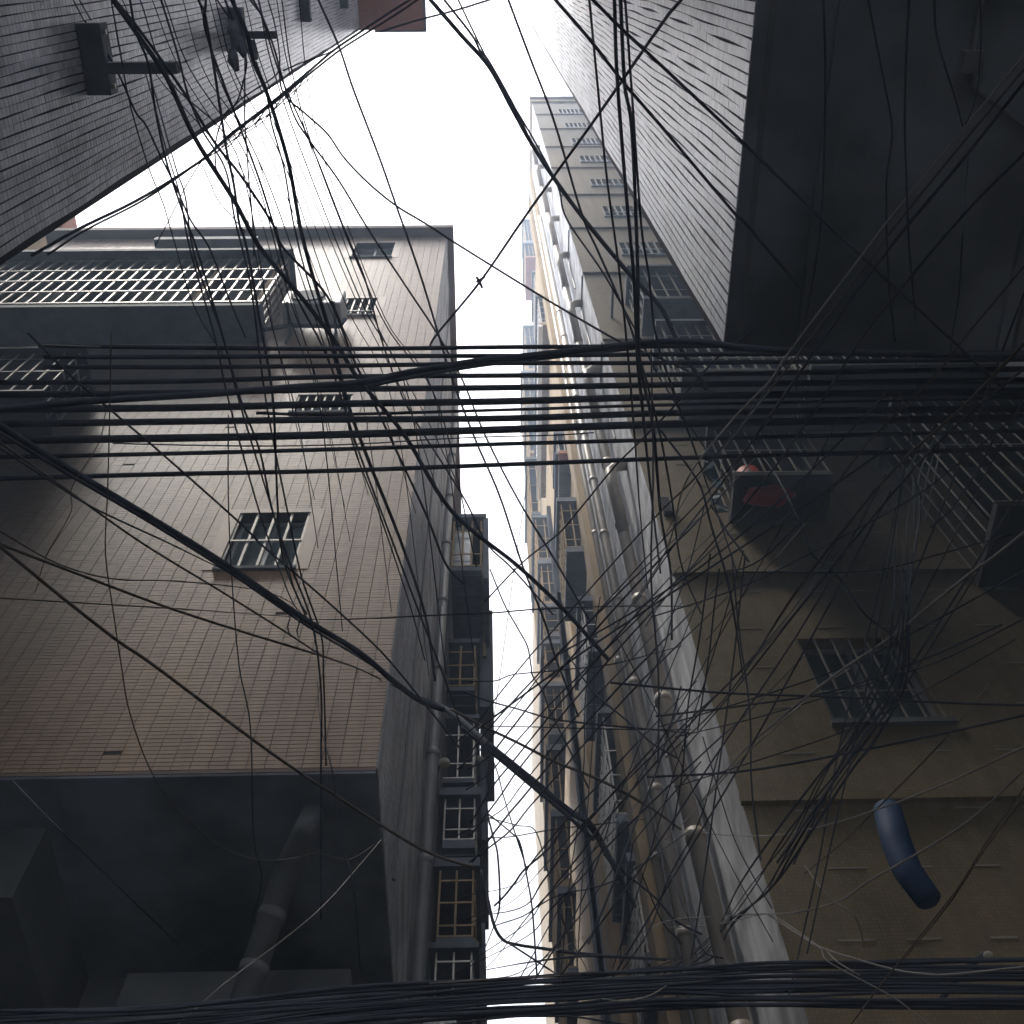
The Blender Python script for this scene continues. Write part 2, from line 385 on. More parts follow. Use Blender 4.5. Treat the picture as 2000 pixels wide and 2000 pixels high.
# ------------------------------------------------------------------ right olive tower (front y=4, alley face x=1.3, y 4..7)
XR, ZT = 1.30, 35.1
T = thing('olive_tower', 'tall olive mosaic-faced tower right of the alley with small barred windows', 'building')
holes = []
for (t_, b_, row) in ((213, 224, 0), (240, 251, 1), (270, 283, 2), (304, 318, 3), (350, 365, 4), (403, 424, 5), (474, 500, 6)):
    p = at(1150, t_, 'y', 4); q = at(1150, b_, 'y', 4); holes.append((1.96, 3.2, q.z, p.z))
lowin = (1.97, 2.66, 6.49, 7.34)
H = holes + [lowin, (2.0, 3.0, 13.3, 14.5), (2.0, 2.7, 9.1, 9.75), (2.0, 3.1, 11.0, 11.9), (3.9, 4.6, 8.3, 11.)]
wall_with_holes('wall', 'mosaic', T, XR, 9.0, 0, ZT, 4., .2, H)
MB().box(XR + .2, 9., 4.4, 7., 0, ZT).build('core', 'dark', T)
MB().box(XR, XR + .195, 4.201, 7., 0, ZT).build('alley_wall', 'paint', T)
MB().box(XR - .004, XR - .0005, 4.003, 4.21, 0, ZT).build('corner_strip', 'paint', T)
MB().box(XR - .05, 9.1, 3.9, 7.1, ZT + .002, ZT + .25).build('roof_slab', 'brown', T)
MB().box(XR - .03, 9.05, 3.95, 7.05, ZT - .5, ZT - .002).build('cornice', 'cream', T)
MB().box(XR - .1, XR - .001, 6.75, 7.1, 5.0, ZT - .51).build('pilaster', 'cream', T)
MB().box(XR - .06, XR - .001, 5.95, 6.5, 16., ZT - .51).build('pilaster', 'cream', T)
for z in (5.85, 8.17, 10.85, 13.35, 16.2, 18.88, 21.5, 24.2, 26.8, 29.5, 32.1):
    piece('floor_ledge', 'mosaic', T, XR - .012, 9., 3.965, 3.999, z - .03, z + .03)
for i, h in enumerate(holes): window(T, *h, 4., step=.115, rails=(), rr=.012 if i < 5 else .013, frame='white')
window(T, *lowin, 4., step=.115, rails=(lowin[2] + .3,), rr=.0055)
for (x0, x1, z0, z1, yy, rails, st, kw) in (
    (1.76, 3.1, 13.55, 14.72, 3.55, 2, .15, dict(side='l')),
    (1.78, 3.0, 11.0, 12.35, 3.5, 2, .12, dict(side='l', back='cloth')),
    (1.86, 2.62, 8.98, 9.8, 3.58, 1, .13, dict(side='b', rr=.006, floor='dark', roofm='dark')),
    (2.9, 4.6, 10.75, 11.62, 3.35, 1, .12, dict(side='l', rr=.006, floor='dark', roofm='dark')),
    (3.42, 4.6, 8.0, 9.9, 3.35, 1, .125, dict(side='l', rr=.0055, floor='dark', roofm='dark'))):
    cage(T, x0, x1, yy, 3.998, z0, z1, st, rails, **kw)
# pale strip tiles scattered in rows
for r in range(16):
    z = 4.95 + r * .42 + random.uniform(-.02, .02)
    x = 1.5 + random.random() * .3
    while x < 4.2:
        ln = random.uniform(.12, .2)
        if not any(h[0] - .05 < x + ln and x < h[1] + .05 and h[2] - .05 < z < h[3] + .05 for h in H):
            piece('pale_tile', 'pale_tile', T, x, x + ln, 3.9965, 3.9995, z, z + .011)
        x += ln + random.uniform(.12, .4)
# drain pipes on the alley face
for (yy, x, rr, z1_) in ((4.75, 1.20, .055, 32.), (5.6, 1.20, .05, 27.), (6.25, 1.23, .035, 34.)):
    MB().tube([(x, yy, 0.1), (x, yy, z1_ * .5), (x, yy, z1_)], rr, 14).build('drain_pipe', 'pvc', T, True)
    for z in np.arange(5, min(z1_, 20), 1.32 if rr > .04 else 2.6):
        MB().tube([(x, yy, z), (x, yy, z + .07)], rr * 1.17, 14).build('pipe_collar', 'pvc', T, True)
for z in np.arange(10.9, 31, 2.66):      # branch traps at each floor
    MB().tube([(1.295, 4.42, z), (1.2, 4.42, z - .02), (1.13, 4.43, z - .12), (1.13, 4.45, z - .45), (1.17, 4.6, z - .62), (1.2, 4.75, z - .8)], .055, 12).build('branch_pipe', 'pvc', T, True)
for z in (13.35, 16.2, 18.9):
    MB().tube([(1.285, 4.02, z), (1.285, 4.5, z), (1.285, 4.52, z - .1), (1.285, 4.52, z - 1.6)], .012, 6).build('conduit', 'pvc_grey', T)
piece('vent', 'dark', T, 1.36, 1.43, 3.95, 3.999, 9.05, 9.3)
piece('bracket', 'sheet', T, 1.47, 1.5, 3.6, 3.999, 14.2, 14.25)

# ------------------------------------------------------------------ near tiled buildings overhead
XTR, YTR, ZTR = 1.04, 1.60, 6.13
B = thing('white_tiled_building', 'white glazed-tile building overhead at the right with a dark concrete overhang', 'building')
MB().box(XTR + .0, 8., -9, YTR, ZTR, 40.).build('wall', 'grout', B)
MB().box(XTR - .004, 8.0, -9, YTR + .004, ZTR - .022, ZTR - .003).build('soffit_slab', 'soffit', B)
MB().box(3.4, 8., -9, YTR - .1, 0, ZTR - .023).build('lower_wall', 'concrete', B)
for x in (1.35, 2.25): piece('beam', 'soffit', B, x, x + .06, -6, YTR - .02, ZTR - .05, ZTR - .023)
tile_face(B, 'x', XTR, -1, .0, YTR, ZTR, 40., .0445, .036, .0075, .0045, 'tile_white', .004, jit=.06, wav=.005)
B2 = thing('grey_tiled_building', 'grey glazed-tile building overhead at the top left with a red roof eave', 'building')
XTL, YTL = -2.1, 1.20
MB().box(-9, XTL, -9, YTL, 0, 21.).build('wall', 'grout', B2)
tile_face(B2, 'x', XTL, 1, -.1, YTL, 4.6, 21., .0395, .042, .0062, .0045, 'tile_grey', .004, jit=.06, wav=.004)
MB().box(-9, -1.04, -9, 1.20, 21.003, 21.2).build('roof_eave', 'red', B2)
piece('gutter', 'sheet', B2, -1.85, -1.03, 1.202, 1.235, 21.0, 21.2)
piece('gutter', 'sheet', B2, -1.038, -1.0, -6, 1.235, 21.0, 21.2)

# brackets standing out from the grey tiled wall
def bracket(label, x, y0p, y1p, arm, fl=.12, th=.05):
    o = thing('cable_bracket', label, 'bracket', 'steel cable brackets on the grey tiled wall')
    a, b_ = at(x, y0p, 'x', XTL + .03), at(x + (y1p - y0p) * .17, y1p, 'x', XTL + .03)
    z = (a.z + b_.z) / 2; y0, y1 = a.y, b_.y
    piece('plate', 'sheet', o, XTL + .006, XTL + fl, y0, y1, z - th/2, z + th/2)
    piece('flange', 'sheet', o, XTL + fl - .012, XTL + fl, y0, y1, z + th/2 + .001, z + th/2 + .05)
    ym = y0 + (y1 - y0) * .62
    if arm: piece('arm', 'sheet', o, XTL + fl + .001, XTL + arm, ym - .028, ym + .028, z - th/2, z + th/2)
    for k in (.12, .88): piece('bolt', 'steel', o, XTL + fl + .001, XTL + fl + .018, y0 + (y1-y0)*k - .012, y0 + (y1-y0)*k + .012, z - .012, z + .012)
    return o
bracket('broad steel cable bracket with long arm, lowest on the grey tiled wall', 160, 45, 185, .49, .13, .07)
b2 = bracket('knobbly steel cable bracket hung with clamps, second on the grey tiled wall', 448, 15, 100, .38, .12, .07)
for k, (px, py) in enumerate(((455, 60), (470, 92), (492, 98), (455, 118))):
    p = at(px, py, 'x', XTL + .16)
    MB().tube([p + Vector((0, -.07, .03)), p, p + Vector((.03, .07, -.03))], [.03, .045, .02], 8).build('clamp', 'sheet', b2)
bracket('short thin steel bracket near the red roof eave, grey tiled wall', 590, 0, 42, 0, .10, .06)
bracket('tiny steel bracket closest to the red roof eave, grey tiled wall', 666, 0, 16, 0, .12, .08)
# formwork joints, a drip groove, a junction box and conduits under the near overhang
piece('drip_strip', 'concrete', B, XTR + .05, XTR + .075, -6, YTR - .04, ZTR - .03, ZTR - .0225)
MB().tube([(1.9, -4, ZTR - .036), (1.9, .4, ZTR - .036), (1.93, .5, ZTR - .036), (2.3, .72, ZTR - .036), (2.33, 1.58, ZTR - .036)], .011, 6).build('conduit', 'pvc_grey', B, True)
piece('junction_box', 'pvc_grey', B, 1.86, 1.94, .36, .44, ZTR - .07, ZTR - .0225)

# ------------------------------------------------------------------ far alley buildings
LB = thing('left_alley_building', 'shadowy building beyond the beige block with stacked dark window cages over the alley', 'building')
MB().box(-6., -.56, 7.3, 22., 0, 14.6).build('wall', 'concrete', LB)
def pxcage(bld, a, t_, c, b_, y, d, **kw):
    p = at(a, t_, 'y', y); q = at(c, b_, 'y', y)
    return cage(bld, min(p.x, q.x), max(p.x, q.x), y, y + d, q.z, p.z, **kw)
c1 = pxcage(LB, 886, 1018, 941, 1106, 7.0, 1.3, step=.14, rails=2, mat='cream', rr=.013, ribs=8, side='r', over=.06, slab=.1)
piece('panel', 'glass', c1, -.52, -.3, 7.05, 7.06, 13.45, 14.5)
piece('awning', 'sheet', c1, -.13, -.06, 6.96, 8.2, 13.0, 14.6)
pxcage(LB, 872, 1262, 928, 1340, 7.6, 1.2, step=.2, rails=3, mat='cream', rr=.012, ribs=8, side='r', slab=.08)
piece('side_sheet', 'sheet', LB, at(938,1200,'y',8).x, at(962,1200,'y',8).x, 8., 9.5, at(950,1380,'y',8).z, at(950,1192,'y',8).z)
piece('side_frame', 'cream', LB, at(944,1200,'y',7.95).x, at(949,1200,'y',7.95).x, 7.93, 7.97, at(950,1290,'y',8).z, at(950,1205,'y',8).z)
pxcage(LB, 868, 1560, 928, 1640, 7.3, 1.6, step=.16, rails=2, rr=.008, ribs=9, side='r', slab=.1)
pxcage(LB, 858, 1700, 925, 1830, 7.2, 1.4, step=.15, rails=3, mat='cream', rr=.009, ribs=8, side='r', slab=.1)
piece('side_sheet', 'sheet', LB, at(925,1700,'y',8.6).x, at(952,1700,'y',8.6).x, 8.6, 10., at(950,1640,'y',8.6).z, at(950,1480,'y',8.6).z)
piece('side_sheet', 'sheet', LB, at(928,1800,'y',8.2).x, at(948,1800,'y',8.2).x, 8.2, 10., .4, at(950,1802,'y',8.2).z)
pxcage(LB, 866, 1410, 926, 1520, 7.7, 1.2, step=.16, rails=2, rr=.009, ribs=8, side='r', slab=.06)
pxcage(LB, 850, 1860, 922, 1975, 7.2, 1.2, step=.14, rails=3, rr=.008, ribs=6, side='r', slab=.06)
cl = MB(); n = 10
for i in range(n + 1):
    x = -.62 + .3 * i / n
    cl.v += [(x, 7.12 + .02 * math.sin(i * 1.7), 6.95), (x, 7.12 + .03 * math.sin(i * 1.7 + .5), 6.55)]
for i in range(n): cl.f.append((2*i, 2*i+2, 2*i+3, 2*i+1))
tag(cl.build('hanging_laundry', 'white', None), 'pale laundry drying inside the lowest left alley window cage', 'laundry').modifiers.new('solid', 'SOLIDIFY').thickness = .006

EB = thing('shade_block', 'plain concrete block added to shade the cross lane from the far right', 'building')
MB().box(4.7, 9, 1.7, 3.9, 0, 36).build('wall', 'concrete', EB)  # out of view, added to cut light on the right-hand walls
WB = thing('shade_block', 'plain concrete block added to shade the cross lane from the far left', 'building')
MB().box(-12, -8.3, 1.3, 3.6, 0, 17).build('wall', 'concrete', WB)  # added at the lane's left end to darken the beige front
RBB = thing('right_alley_building', 'cream building beyond the olive tower crowded with grilles, awnings and a long ribbed canopy', 'building')
MB().box(1.28, 8., 7.15, 26., 0, 31.0).build('wall', 'cream', RBB)
pxcage(RBB, 1022, 432, 1046, 470, 9.4, 1.5, step=.12, rails=3, slab=.2, mat='cream', side='l', back='curtain')
pxcage(RBB, 1024, 478, 1050, 500, 9.2, 1.5, step=.12, rails=2, slab=.15, mat='cream', side='l', floor='red')
pxcage(RBB, 1042, 535, 1062, 560, 8.6, 1.5, step=.15, rails=2, slab=.2, mat='steel', side='l')
can = pxcage(RBB, 1050, 583, 1100, 629, 7.2, 4.2, step=.14, rails=4, slab=.18, mat='white', ribs=26, side='l', floor='cream', back='curtain')
cz = at(1080, 629, 'y', 7.2).z
piece('edge_beam', 'white', can, at(1052, 700, 'z', cz).x - .03, at(1058, 700, 'z', cz).x, 7.2, 11.4, cz - .3, cz - .181)
for i in range(7):
    y = 7.6 + i * .55
    p0 = at(1058, 655, 'z', cz - .25).x
    MB().tube([(p0, y, cz - .24), (p0 + .42, y + .35, cz - .24)], .014, 6).build('brace', 'cream', can)
pxcage(RBB, 1087, 852, 1117, 880, 7.3, 1., step=.1, rails=1, slab=.1, side='l', floor='red')
pxcage(RBB, 1090, 892, 1128, 903, 7.4, 2.4, step=.2, rails=0, slab=.08, ribs=7, floor='sheet')
pxcage(RBB, 1094, 985, 1146, 1068, 7.05, 1.1, step=.13, rails=3, slab=.12, mat='cream', side='l', ribs=5, back='dark')
pxcage(RBB, 1136, 1180, 1182, 1262, 7.05, 1.3, step=.13, rails=3, slab=.1, side='l', ribs=6)
pxcage(RBB, 1176, 1400, 1232, 1590, 7.05, 1.3, step=.13, rails=4, slab=.1, side='l', ribs=6, back='leaf')
pxcage(RBB, 1236, 1690, 1290, 1860, 7.05, 1.0, step=.11, rails=5, slab=.1, side='l', ribs=4)
FC = thing('caged_balcony_stack', 'column of cream grilled balconies along the right edge of the narrow sky gap', 'balcony')
MB().box(1.15, 1.27, 9., 18., 0, 22).build('back_wall', 'cream', FC)
for (a, t_, c, b_, y) in ((1030, 900, 1056, 1000, 10.5), (1045, 1015, 1088, 1090, 10.), (1056, 1105, 1090, 1175, 10.), (1062, 1190, 1094, 1235, 9.6), (1063, 1262, 1098, 1325, 9.6), (1064, 1345, 1105, 1425, 9.6), (1073, 1470, 1100, 1580, 9.6), (1084, 1600, 1118, 1718, 9.6), (1098, 1750, 1130, 1890, 9.6)):
    pxcage(FC, a, t_, c, b_, y, 2.2, step=.14, rails=3, slab=.1, mat='cream', side='l', floor=random.choice(['cream', 'sheet', 'concrete']), ribs=6)
for (a, t_, c, b_) in ((1024, 640, 1052, 720), (1020, 730, 1050, 790), (1028, 800, 1052, 880)):
    pxcage(FC, a, t_, c, b_, 11.6, 2., step=.15, rails=2, slab=.15, mat='cream', side='l', floor='cream')
VD = thing('dark_downpipe_column', 'dark vertical service duct between the grilled balconies and the olive tower', 'duct')
for (a, c, t_, b_) in ((1104, 1118, 1000, 1700), (1128, 1140, 1170, 1900)):
    p = at((a+c)/2, (t_+b_)/2, 'y', 6.9)
    MB().box(p.x - .03, p.x + .02, 6.8, 6.95, .2, at(a, t_, 'y', 6.9).z).build('duct', 'sheet', VD)
# distant block closing the alley low down
FB = thing('distant_block', 'distant hazy block far down the alley hidden behind the cable bundle', 'building')
MB().box(-20, 20, 60, 70, 0, 30).build('wall', 'concrete', FB)
for i in range(6):
    piece('window', 'glass', FB, -6 + i*2.4, -4.8 + i*2.4, 59.97, 59.99, 20, 21.5)

# ------------------------------------------------------------------ small things
def aircon(label, x0, x1, y0, y1, z0, z1, group='air conditioners'):
    o = thing('air_conditioner', label, 'air conditioner', group)
    MB().box(x0, x1, y0, y1, z0, z1).build('casing', 'white', o, bevel=.015)
    c = Vector(((x0*.6 + x1*.4), y0 - .004, (z0 + z1)/2)); r = (z1 - z0) * .4
    MB().tube([c, c + Vector((0, -.02, 0))], r, 20).build('fan_guard', 'sheet', o)
    for sx in (x0 + .08, x1 - .08):
        piece('bracket', 'sheet', o, sx - .015, sx + .015, y0 - .02, 3.998, z0 - .03, z0 - .002)
        piece('bracket', 'sheet', o, sx - .012, sx + .012, 3.96, 3.998, z0 - .35, z0 - .031)
    return o
a0 = at(548, 592, 'y', 3.62); a1 = at(665, 592, 'y', 3.62)
aircon('white air conditioner on brackets beside the long caged balcony', a0.x, a1.x, 3.62, 3.92, a0.z, a0.z + .5)
MB_ = MB().tube([(a0.x - .45, 3.9, a0.z - .25), (a0.x - .2, 3.85, a0.z - .28), (a0.x + .1, 3.85, a0.z - .12), (a1.x, 3.85, a0.z - .18), (a1.x + .02, 3.85, a0.z + .1)], .025, 8)
tag(MB_.build('refrigerant_hose', 'cable', None, True), 'black insulated hose looping under the white air conditioner', 'hose')
def lamp(label, px, py, y, r):
    p = at(px, py, 'y', y); o = thing('globe_lamp', label, 'lamp', 'round cream lamps in the alley', (0, 0, 0))
    bm = bmesh.new(); bmesh.ops.create_uvsphere(bm, u_segments=16, v_segments=10, radius=r)
    for v in bm.verts: v.co.z = v.co.z * .8; v.co += p
    me = bpy.data.meshes.new('shade'); bm.to_mesh(me); bm.free(); me.materials.append(M['lampshade']); me.shade_smooth(); link('shade', me, o)
    MB().tube([p + Vector((-.0, 0, r*.6)), p + Vector((-.05, .1, r*1.6)), p + Vector((-.12, .3, r*1.6))], .012, 6).build('stem', 'sheet', o)
lamp('larger round cream lamp low on the left side of the alley', 868, 1490, 6.9, .055)
lamp('smaller round cream lamp right beside the sky gap, left alley side', 938, 1482, 7.6, .035)
lamp('tiny pale bulb under the overhang at the far lower right', 1930, 1866, 3.3, .018)
# blue plastic tube lower right
ptsb = [at(1733, 1580, 'y', 3.5), at(1752, 1650, 'y', 3.5), at(1772, 1700, 'y', 3.48), at(1812, 1755, 'y', 3.45)]
bl = thing('blue_tube', 'sagging blue plastic tube hanging on the dark olive wall at the lower right', 'tube')
MB().tube(ptsb, [.062, .066, .062, .055], 16, caps=True).build('sleeve', 'bluepl', bl, True)
# things on the small cage (1.86..2.62, z 8.98)
def lump(name, mat, label, cat, c, r, seed, sq=(1, 1, 1)):
    bm = bmesh.new(); bmesh.ops.create_icosphere(bm, subdivisions=3, radius=r); rr = random.Random(seed)
    ph = [rr.random() * 6 for _ in range(6)]
    for v in bm.verts:
        k = 1 + .14 * math.sin(v.co.x * 5 / r + ph[0]) * math.sin(v.co.y * 4 / r + ph[1]) + .1 * math.sin(v.co.z * 6 / r + ph[2])
        v.co = Vector((v.co.x * sq[0] * k, v.co.y * sq[1] * k, v.co.z * sq[2] * k)) + Vector(c)
    me = bpy.data.meshes.new(name); bm.to_mesh(me); bm.free(); me.materials.append(M[mat]); me.shade_smooth()
    return tag(link(name, me), label, cat)
bk = thing('red_bucket', 'red plastic bucket inside the small cage on the olive wall', 'bucket', None)
bm_ = MB().tube([(2.03, 3.72, 8.985), (2.03, 3.72, 9.2)], [.075, .10], 18, caps=True); bm_.build('body', 'redcloth', bk, True)
MB().tube([(2.03 + .1*math.cos(a), 3.72, 9.2 + .12*math.sin(a)) for a in np.linspace(0, math.pi, 9)], .005, 6).build('handle', 'steel', bk)
lump('red_cloth', 'redcloth', 'crumpled dark red cloth hanging under the left half of the small cage', 'cloth', (2.1, 3.7, 8.8), .12, 9, (1.5, .7, .7))
lump('cloth_bundle', 'cloth', 'beige cloth bundle in the small cage beside the red bucket', 'bundle', (2.27, 3.75, 9.09), .11, 3, (1.2, .9, .9))
lump('plastic_bag', 'white', 'white plastic bag at the right end of the small cage', 'bag', (2.5, 3.74, 9.07), .08, 5, (1, .8, 1))
lump('dark_bundle', 'sheet', 'dark bundle in the right-hand big cage high on the olive wall', 'bundle', (4.1, 3.7, 8.12), .12, 8, (1.3, 1, .8))
# shreds of torn film
for k, (px, py, ln) in enumerate(((1382, 900, .5), (1395, 960, .35))):
    p = at(px, py, 'y', 3.52); m = MB(); n = 9
    for i in range(n + 1):
        wv = .03 + .015 * math.sin(i * 2.1 + k); z = p.z - ln * i / n
        m.v += [(p.x - wv + .02*math.sin(i*1.3), p.y - .02*math.sin(i*.9+k), z), (p.x + wv + .02*math.sin(i*1.3+.6), p.y + .02*math.cos(i*1.1), z)]
    for i in range(n): m.f.append((2*i, 2*i+1, 2*i+3, 2*i+2))
    o = m.build('film_shred', 'film', None); o.modifiers.new('solid', 'SOLIDIFY').thickness = .003
    tag(o, ['pale torn film dangling at the left side of the small cage', 'shorter torn film just below the small cage corner', 'torn film trailing under the lower barred window', 'small torn film above the black cable bundle'][k], 'plastic film', 'torn plastic film scraps')

# ------------------------------------------------------------------ cables
def inside(p):
    x, y, z = p
    if z < .1: return True
    if x > XTR - .03 and y < YTR + .04 and z > ZTR - .09: return True
    if x < XTL + .04 and y < YTL + .03 and z > 2: return True
    if y > 3.93 and x > XR - .02: return True
    if y > 3.28 and x > 1.7 and (z > 10.6 and z < 14.9 or (x > 2.8 and z > 7.8 and z < 14.9)): return True
    if y > 3.5 and x > 1.75 and 8.8 < z < 10: return True
    if y > 3.36 and x > 3.3 and z > 7.8: return True
    if y > 3.9 and z > ZB - .3 and x < XL + .03: return True
    if y > 3.38 and x < -2.4 and z > 13: return True
    if y > 3.42 and x < -3.7 and z > 9.3: return True
    if y > 4.05 and z > ZB - .32 and x < XL + .05: return True
    if y > 4.0 and (x > 1.06 or x < -.48): return True
    if y > 6.9 and (x > .5 or x < -.05): return True
    if y > 4.3 and z < ZB and x < -2.4: return True
    if y > 5.2 and x < -.6: return True
    return False
def reach(d):
    t = .6
    while t < 38:
        if inside(CAM + d * t): return t
        t += .08
    return 38.
def spline(P, per=7):
    out = []
    P = [P[0]*2 - P[1]] + P + [P[-1]*2 - P[-2]]
    for i in range(1, len(P) - 2):
        a, b_, c, d = P[i-1:i+3]
        for k in range(per):
            t = k / per
            out.append(.5 * ((2*b_) + (c - a)*t + (2*a - 5*b_ + 4*c - d)*t*t + (3*b_ - a - 3*c + d)*t**3))
    out.append(P[-2]); return out
crng = random.Random(11)
def trace(pts, r0, r1=None, ext=True, anchor=True):
    """follow a cable seen at these points; its distance runs evenly from r0 to r1 metres"""
    P = [Vector((x, y)) for x, y in pts]
    def off(p): return p.x < 25 or p.x > 1975 or p.y < 25 or p.y > 1975
    if ext:
        if off(P[0]): P.insert(0, P[0] + (P[0] - P[1]).normalized() * 160)
        if off(P[-1]): P.append(P[-1] + (P[-1] - P[-2]).normalized() * 160)
    P = spline(P)
    r1 = r0 if r1 is None else r1
    L = [0]
    for a, b_ in zip(P[:-1], P[1:]): L.append(L[-1] + (b_ - a).length)
    rays = [ray(p.x, p.y) for p in P]
    s = [l / L[-1] for l in L]
    lim = [reach(d) * .97 if 0 <= i % 3 < 1 or i == len(rays) - 1 else 99 for i, d in enumerate(rays)]
    r0 = min(r0, lim[0]); r1 = min(r1, lim[-1])
    k = min(1, min(l / (r0 + (r1 - r0) * q) for l, q in zip(lim, s)))
    R_ = [(r0 + (r1 - r0) * q) * k for q in s]
    def inframe(p): return 5 < p.x < 1995 and 5 < p.y < 1995
    for e, end in ((0, P[0]), (1, P[-1])):          # an end in view meets the wall behind it
        if not inframe(end) or not anchor: continue
        Re = reach(rays[-1 if e else 0])
        if Re > 9.5: continue
        for i, q in enumerate(s):
            u = (q if e else 1 - q)
            if u < .7: continue
            u = (u - .7) / .3; u = u * u * (3 - 2 * u)
            R_[i] = min(R_[i] + (Re * 1.002 - R_[i]) * u, 1e9)
    W = [CAM + d * r for d, r in zip(rays, R_)]
    return W, (r0 + r1) / 2 * k
def cable(label, wpx, pts, r0, r1=None, mat='cable', group=None, name='cable', cat='cable'):
    W, rm = trace(pts, r0, r1)
    o = MB().tube(W, max(.0022, wpx * .9 * rm / F / 2), 6 if wpx < 10 else 8).build(name, mat, None, True)
    return tag(o, label, cat, group)
HG = 'thick horizontal cables across the middle'
Hs = [
 (8, [(75,675),(300,678),(650,680),(1000,678),(1350,676),(1430,674)], 'top edge'),
 (9, [(85,698),(350,697),(650,695),(1000,694),(1350,693),(2000,690)], ''),
 (9, [(85,718),(350,716),(650,714),(1000,711),(1350,707),(2000,700)], ''),
 (10, [(0,747),(350,744),(650,737),(1000,735),(1350,731),(2000,722)], ''),
 (12, [(0,772),(350,768),(650,762),(1000,757),(1350,751),(2000,742)], ''),
 (14, [(0,799),(350,796),(650,789),(1000,783),(1350,774),(2000,765)], ''),
 (6, [(500,805),(650,808),(1000,799),(1350,789),(2000,778)], ''),
 (13, [(0,829),(350,824),(650,821),(1000,816),(1350,806),(2000,797)], ''),
 (15, [(0,860),(350,854),(650,848),(1000,840),(1350,828),(2000,815)], ''),
 (8, [(0,893),(350,884),(650,878),(1000,868),(1350,857),(1700,848),(2000,842)], ''),
 (9, [(0,936),(350,926),(650,918),(1000,906),(1350,895),(1700,885),(2000,878)], '')]
HL = ['topmost of the horizontal black cables crossing the picture just above mid-height',
 'second horizontal black cable from the top of the crossing run',
 'third horizontal black cable from the top of the crossing run',
 'fourth horizontal black cable from the top of the crossing run',
 'fifth horizontal black cable, first of the thick ones in the crossing run',
 'thick sixth horizontal black cable from the top of the crossing run',
 'thinner seventh horizontal cable squeezed between two thick ones in the crossing run',
 'eighth horizontal black cable, thick, third from the bottom pair of the run',
 'thickest horizontal black cable, third from the bottom of the crossing run',
 'thin straight horizontal cable, second from the bottom of the crossing run',
 'lowest horizontal black cable of the crossing run, set a little apart']
for (wp, p, _), lb in zip(Hs, HL): cable(lb, wp * 1.15, [(x, y + crng.uniform(-1.6, 1.6)) for x, y in p], 5.6, 5.6, group=HG)
cable('thick black cable slanting up rightwards through the horizontal cable run', 15, [(0,800),(150,785),(400,770),(560,757),(700,747),(795,728),(940,704),(1012,697),(1157,681),(1290,668),(1370,668),(1480,682),(1700,690),(2000,694)], 5.4)
cable('second slanting black cable lying close under the first in the run', 10, [(640,760),(700,757),(795,738),(940,713),(1100,695),(1250,678)], 5.45)
cable('hair-thin slack wire drooping under the thick horizontal cables', 3, [(220,866),(400,870),(560,871),(700,867),(850,858),(960,853),(1080,850),(1160,845)], 5.2)
cable('pale thin wire lying along the top horizontal cable at left', 2.5, [(0,676),(40,678),(75,673),(140,675),(300,679),(640,677)], 5.5, mat='cable_grey')

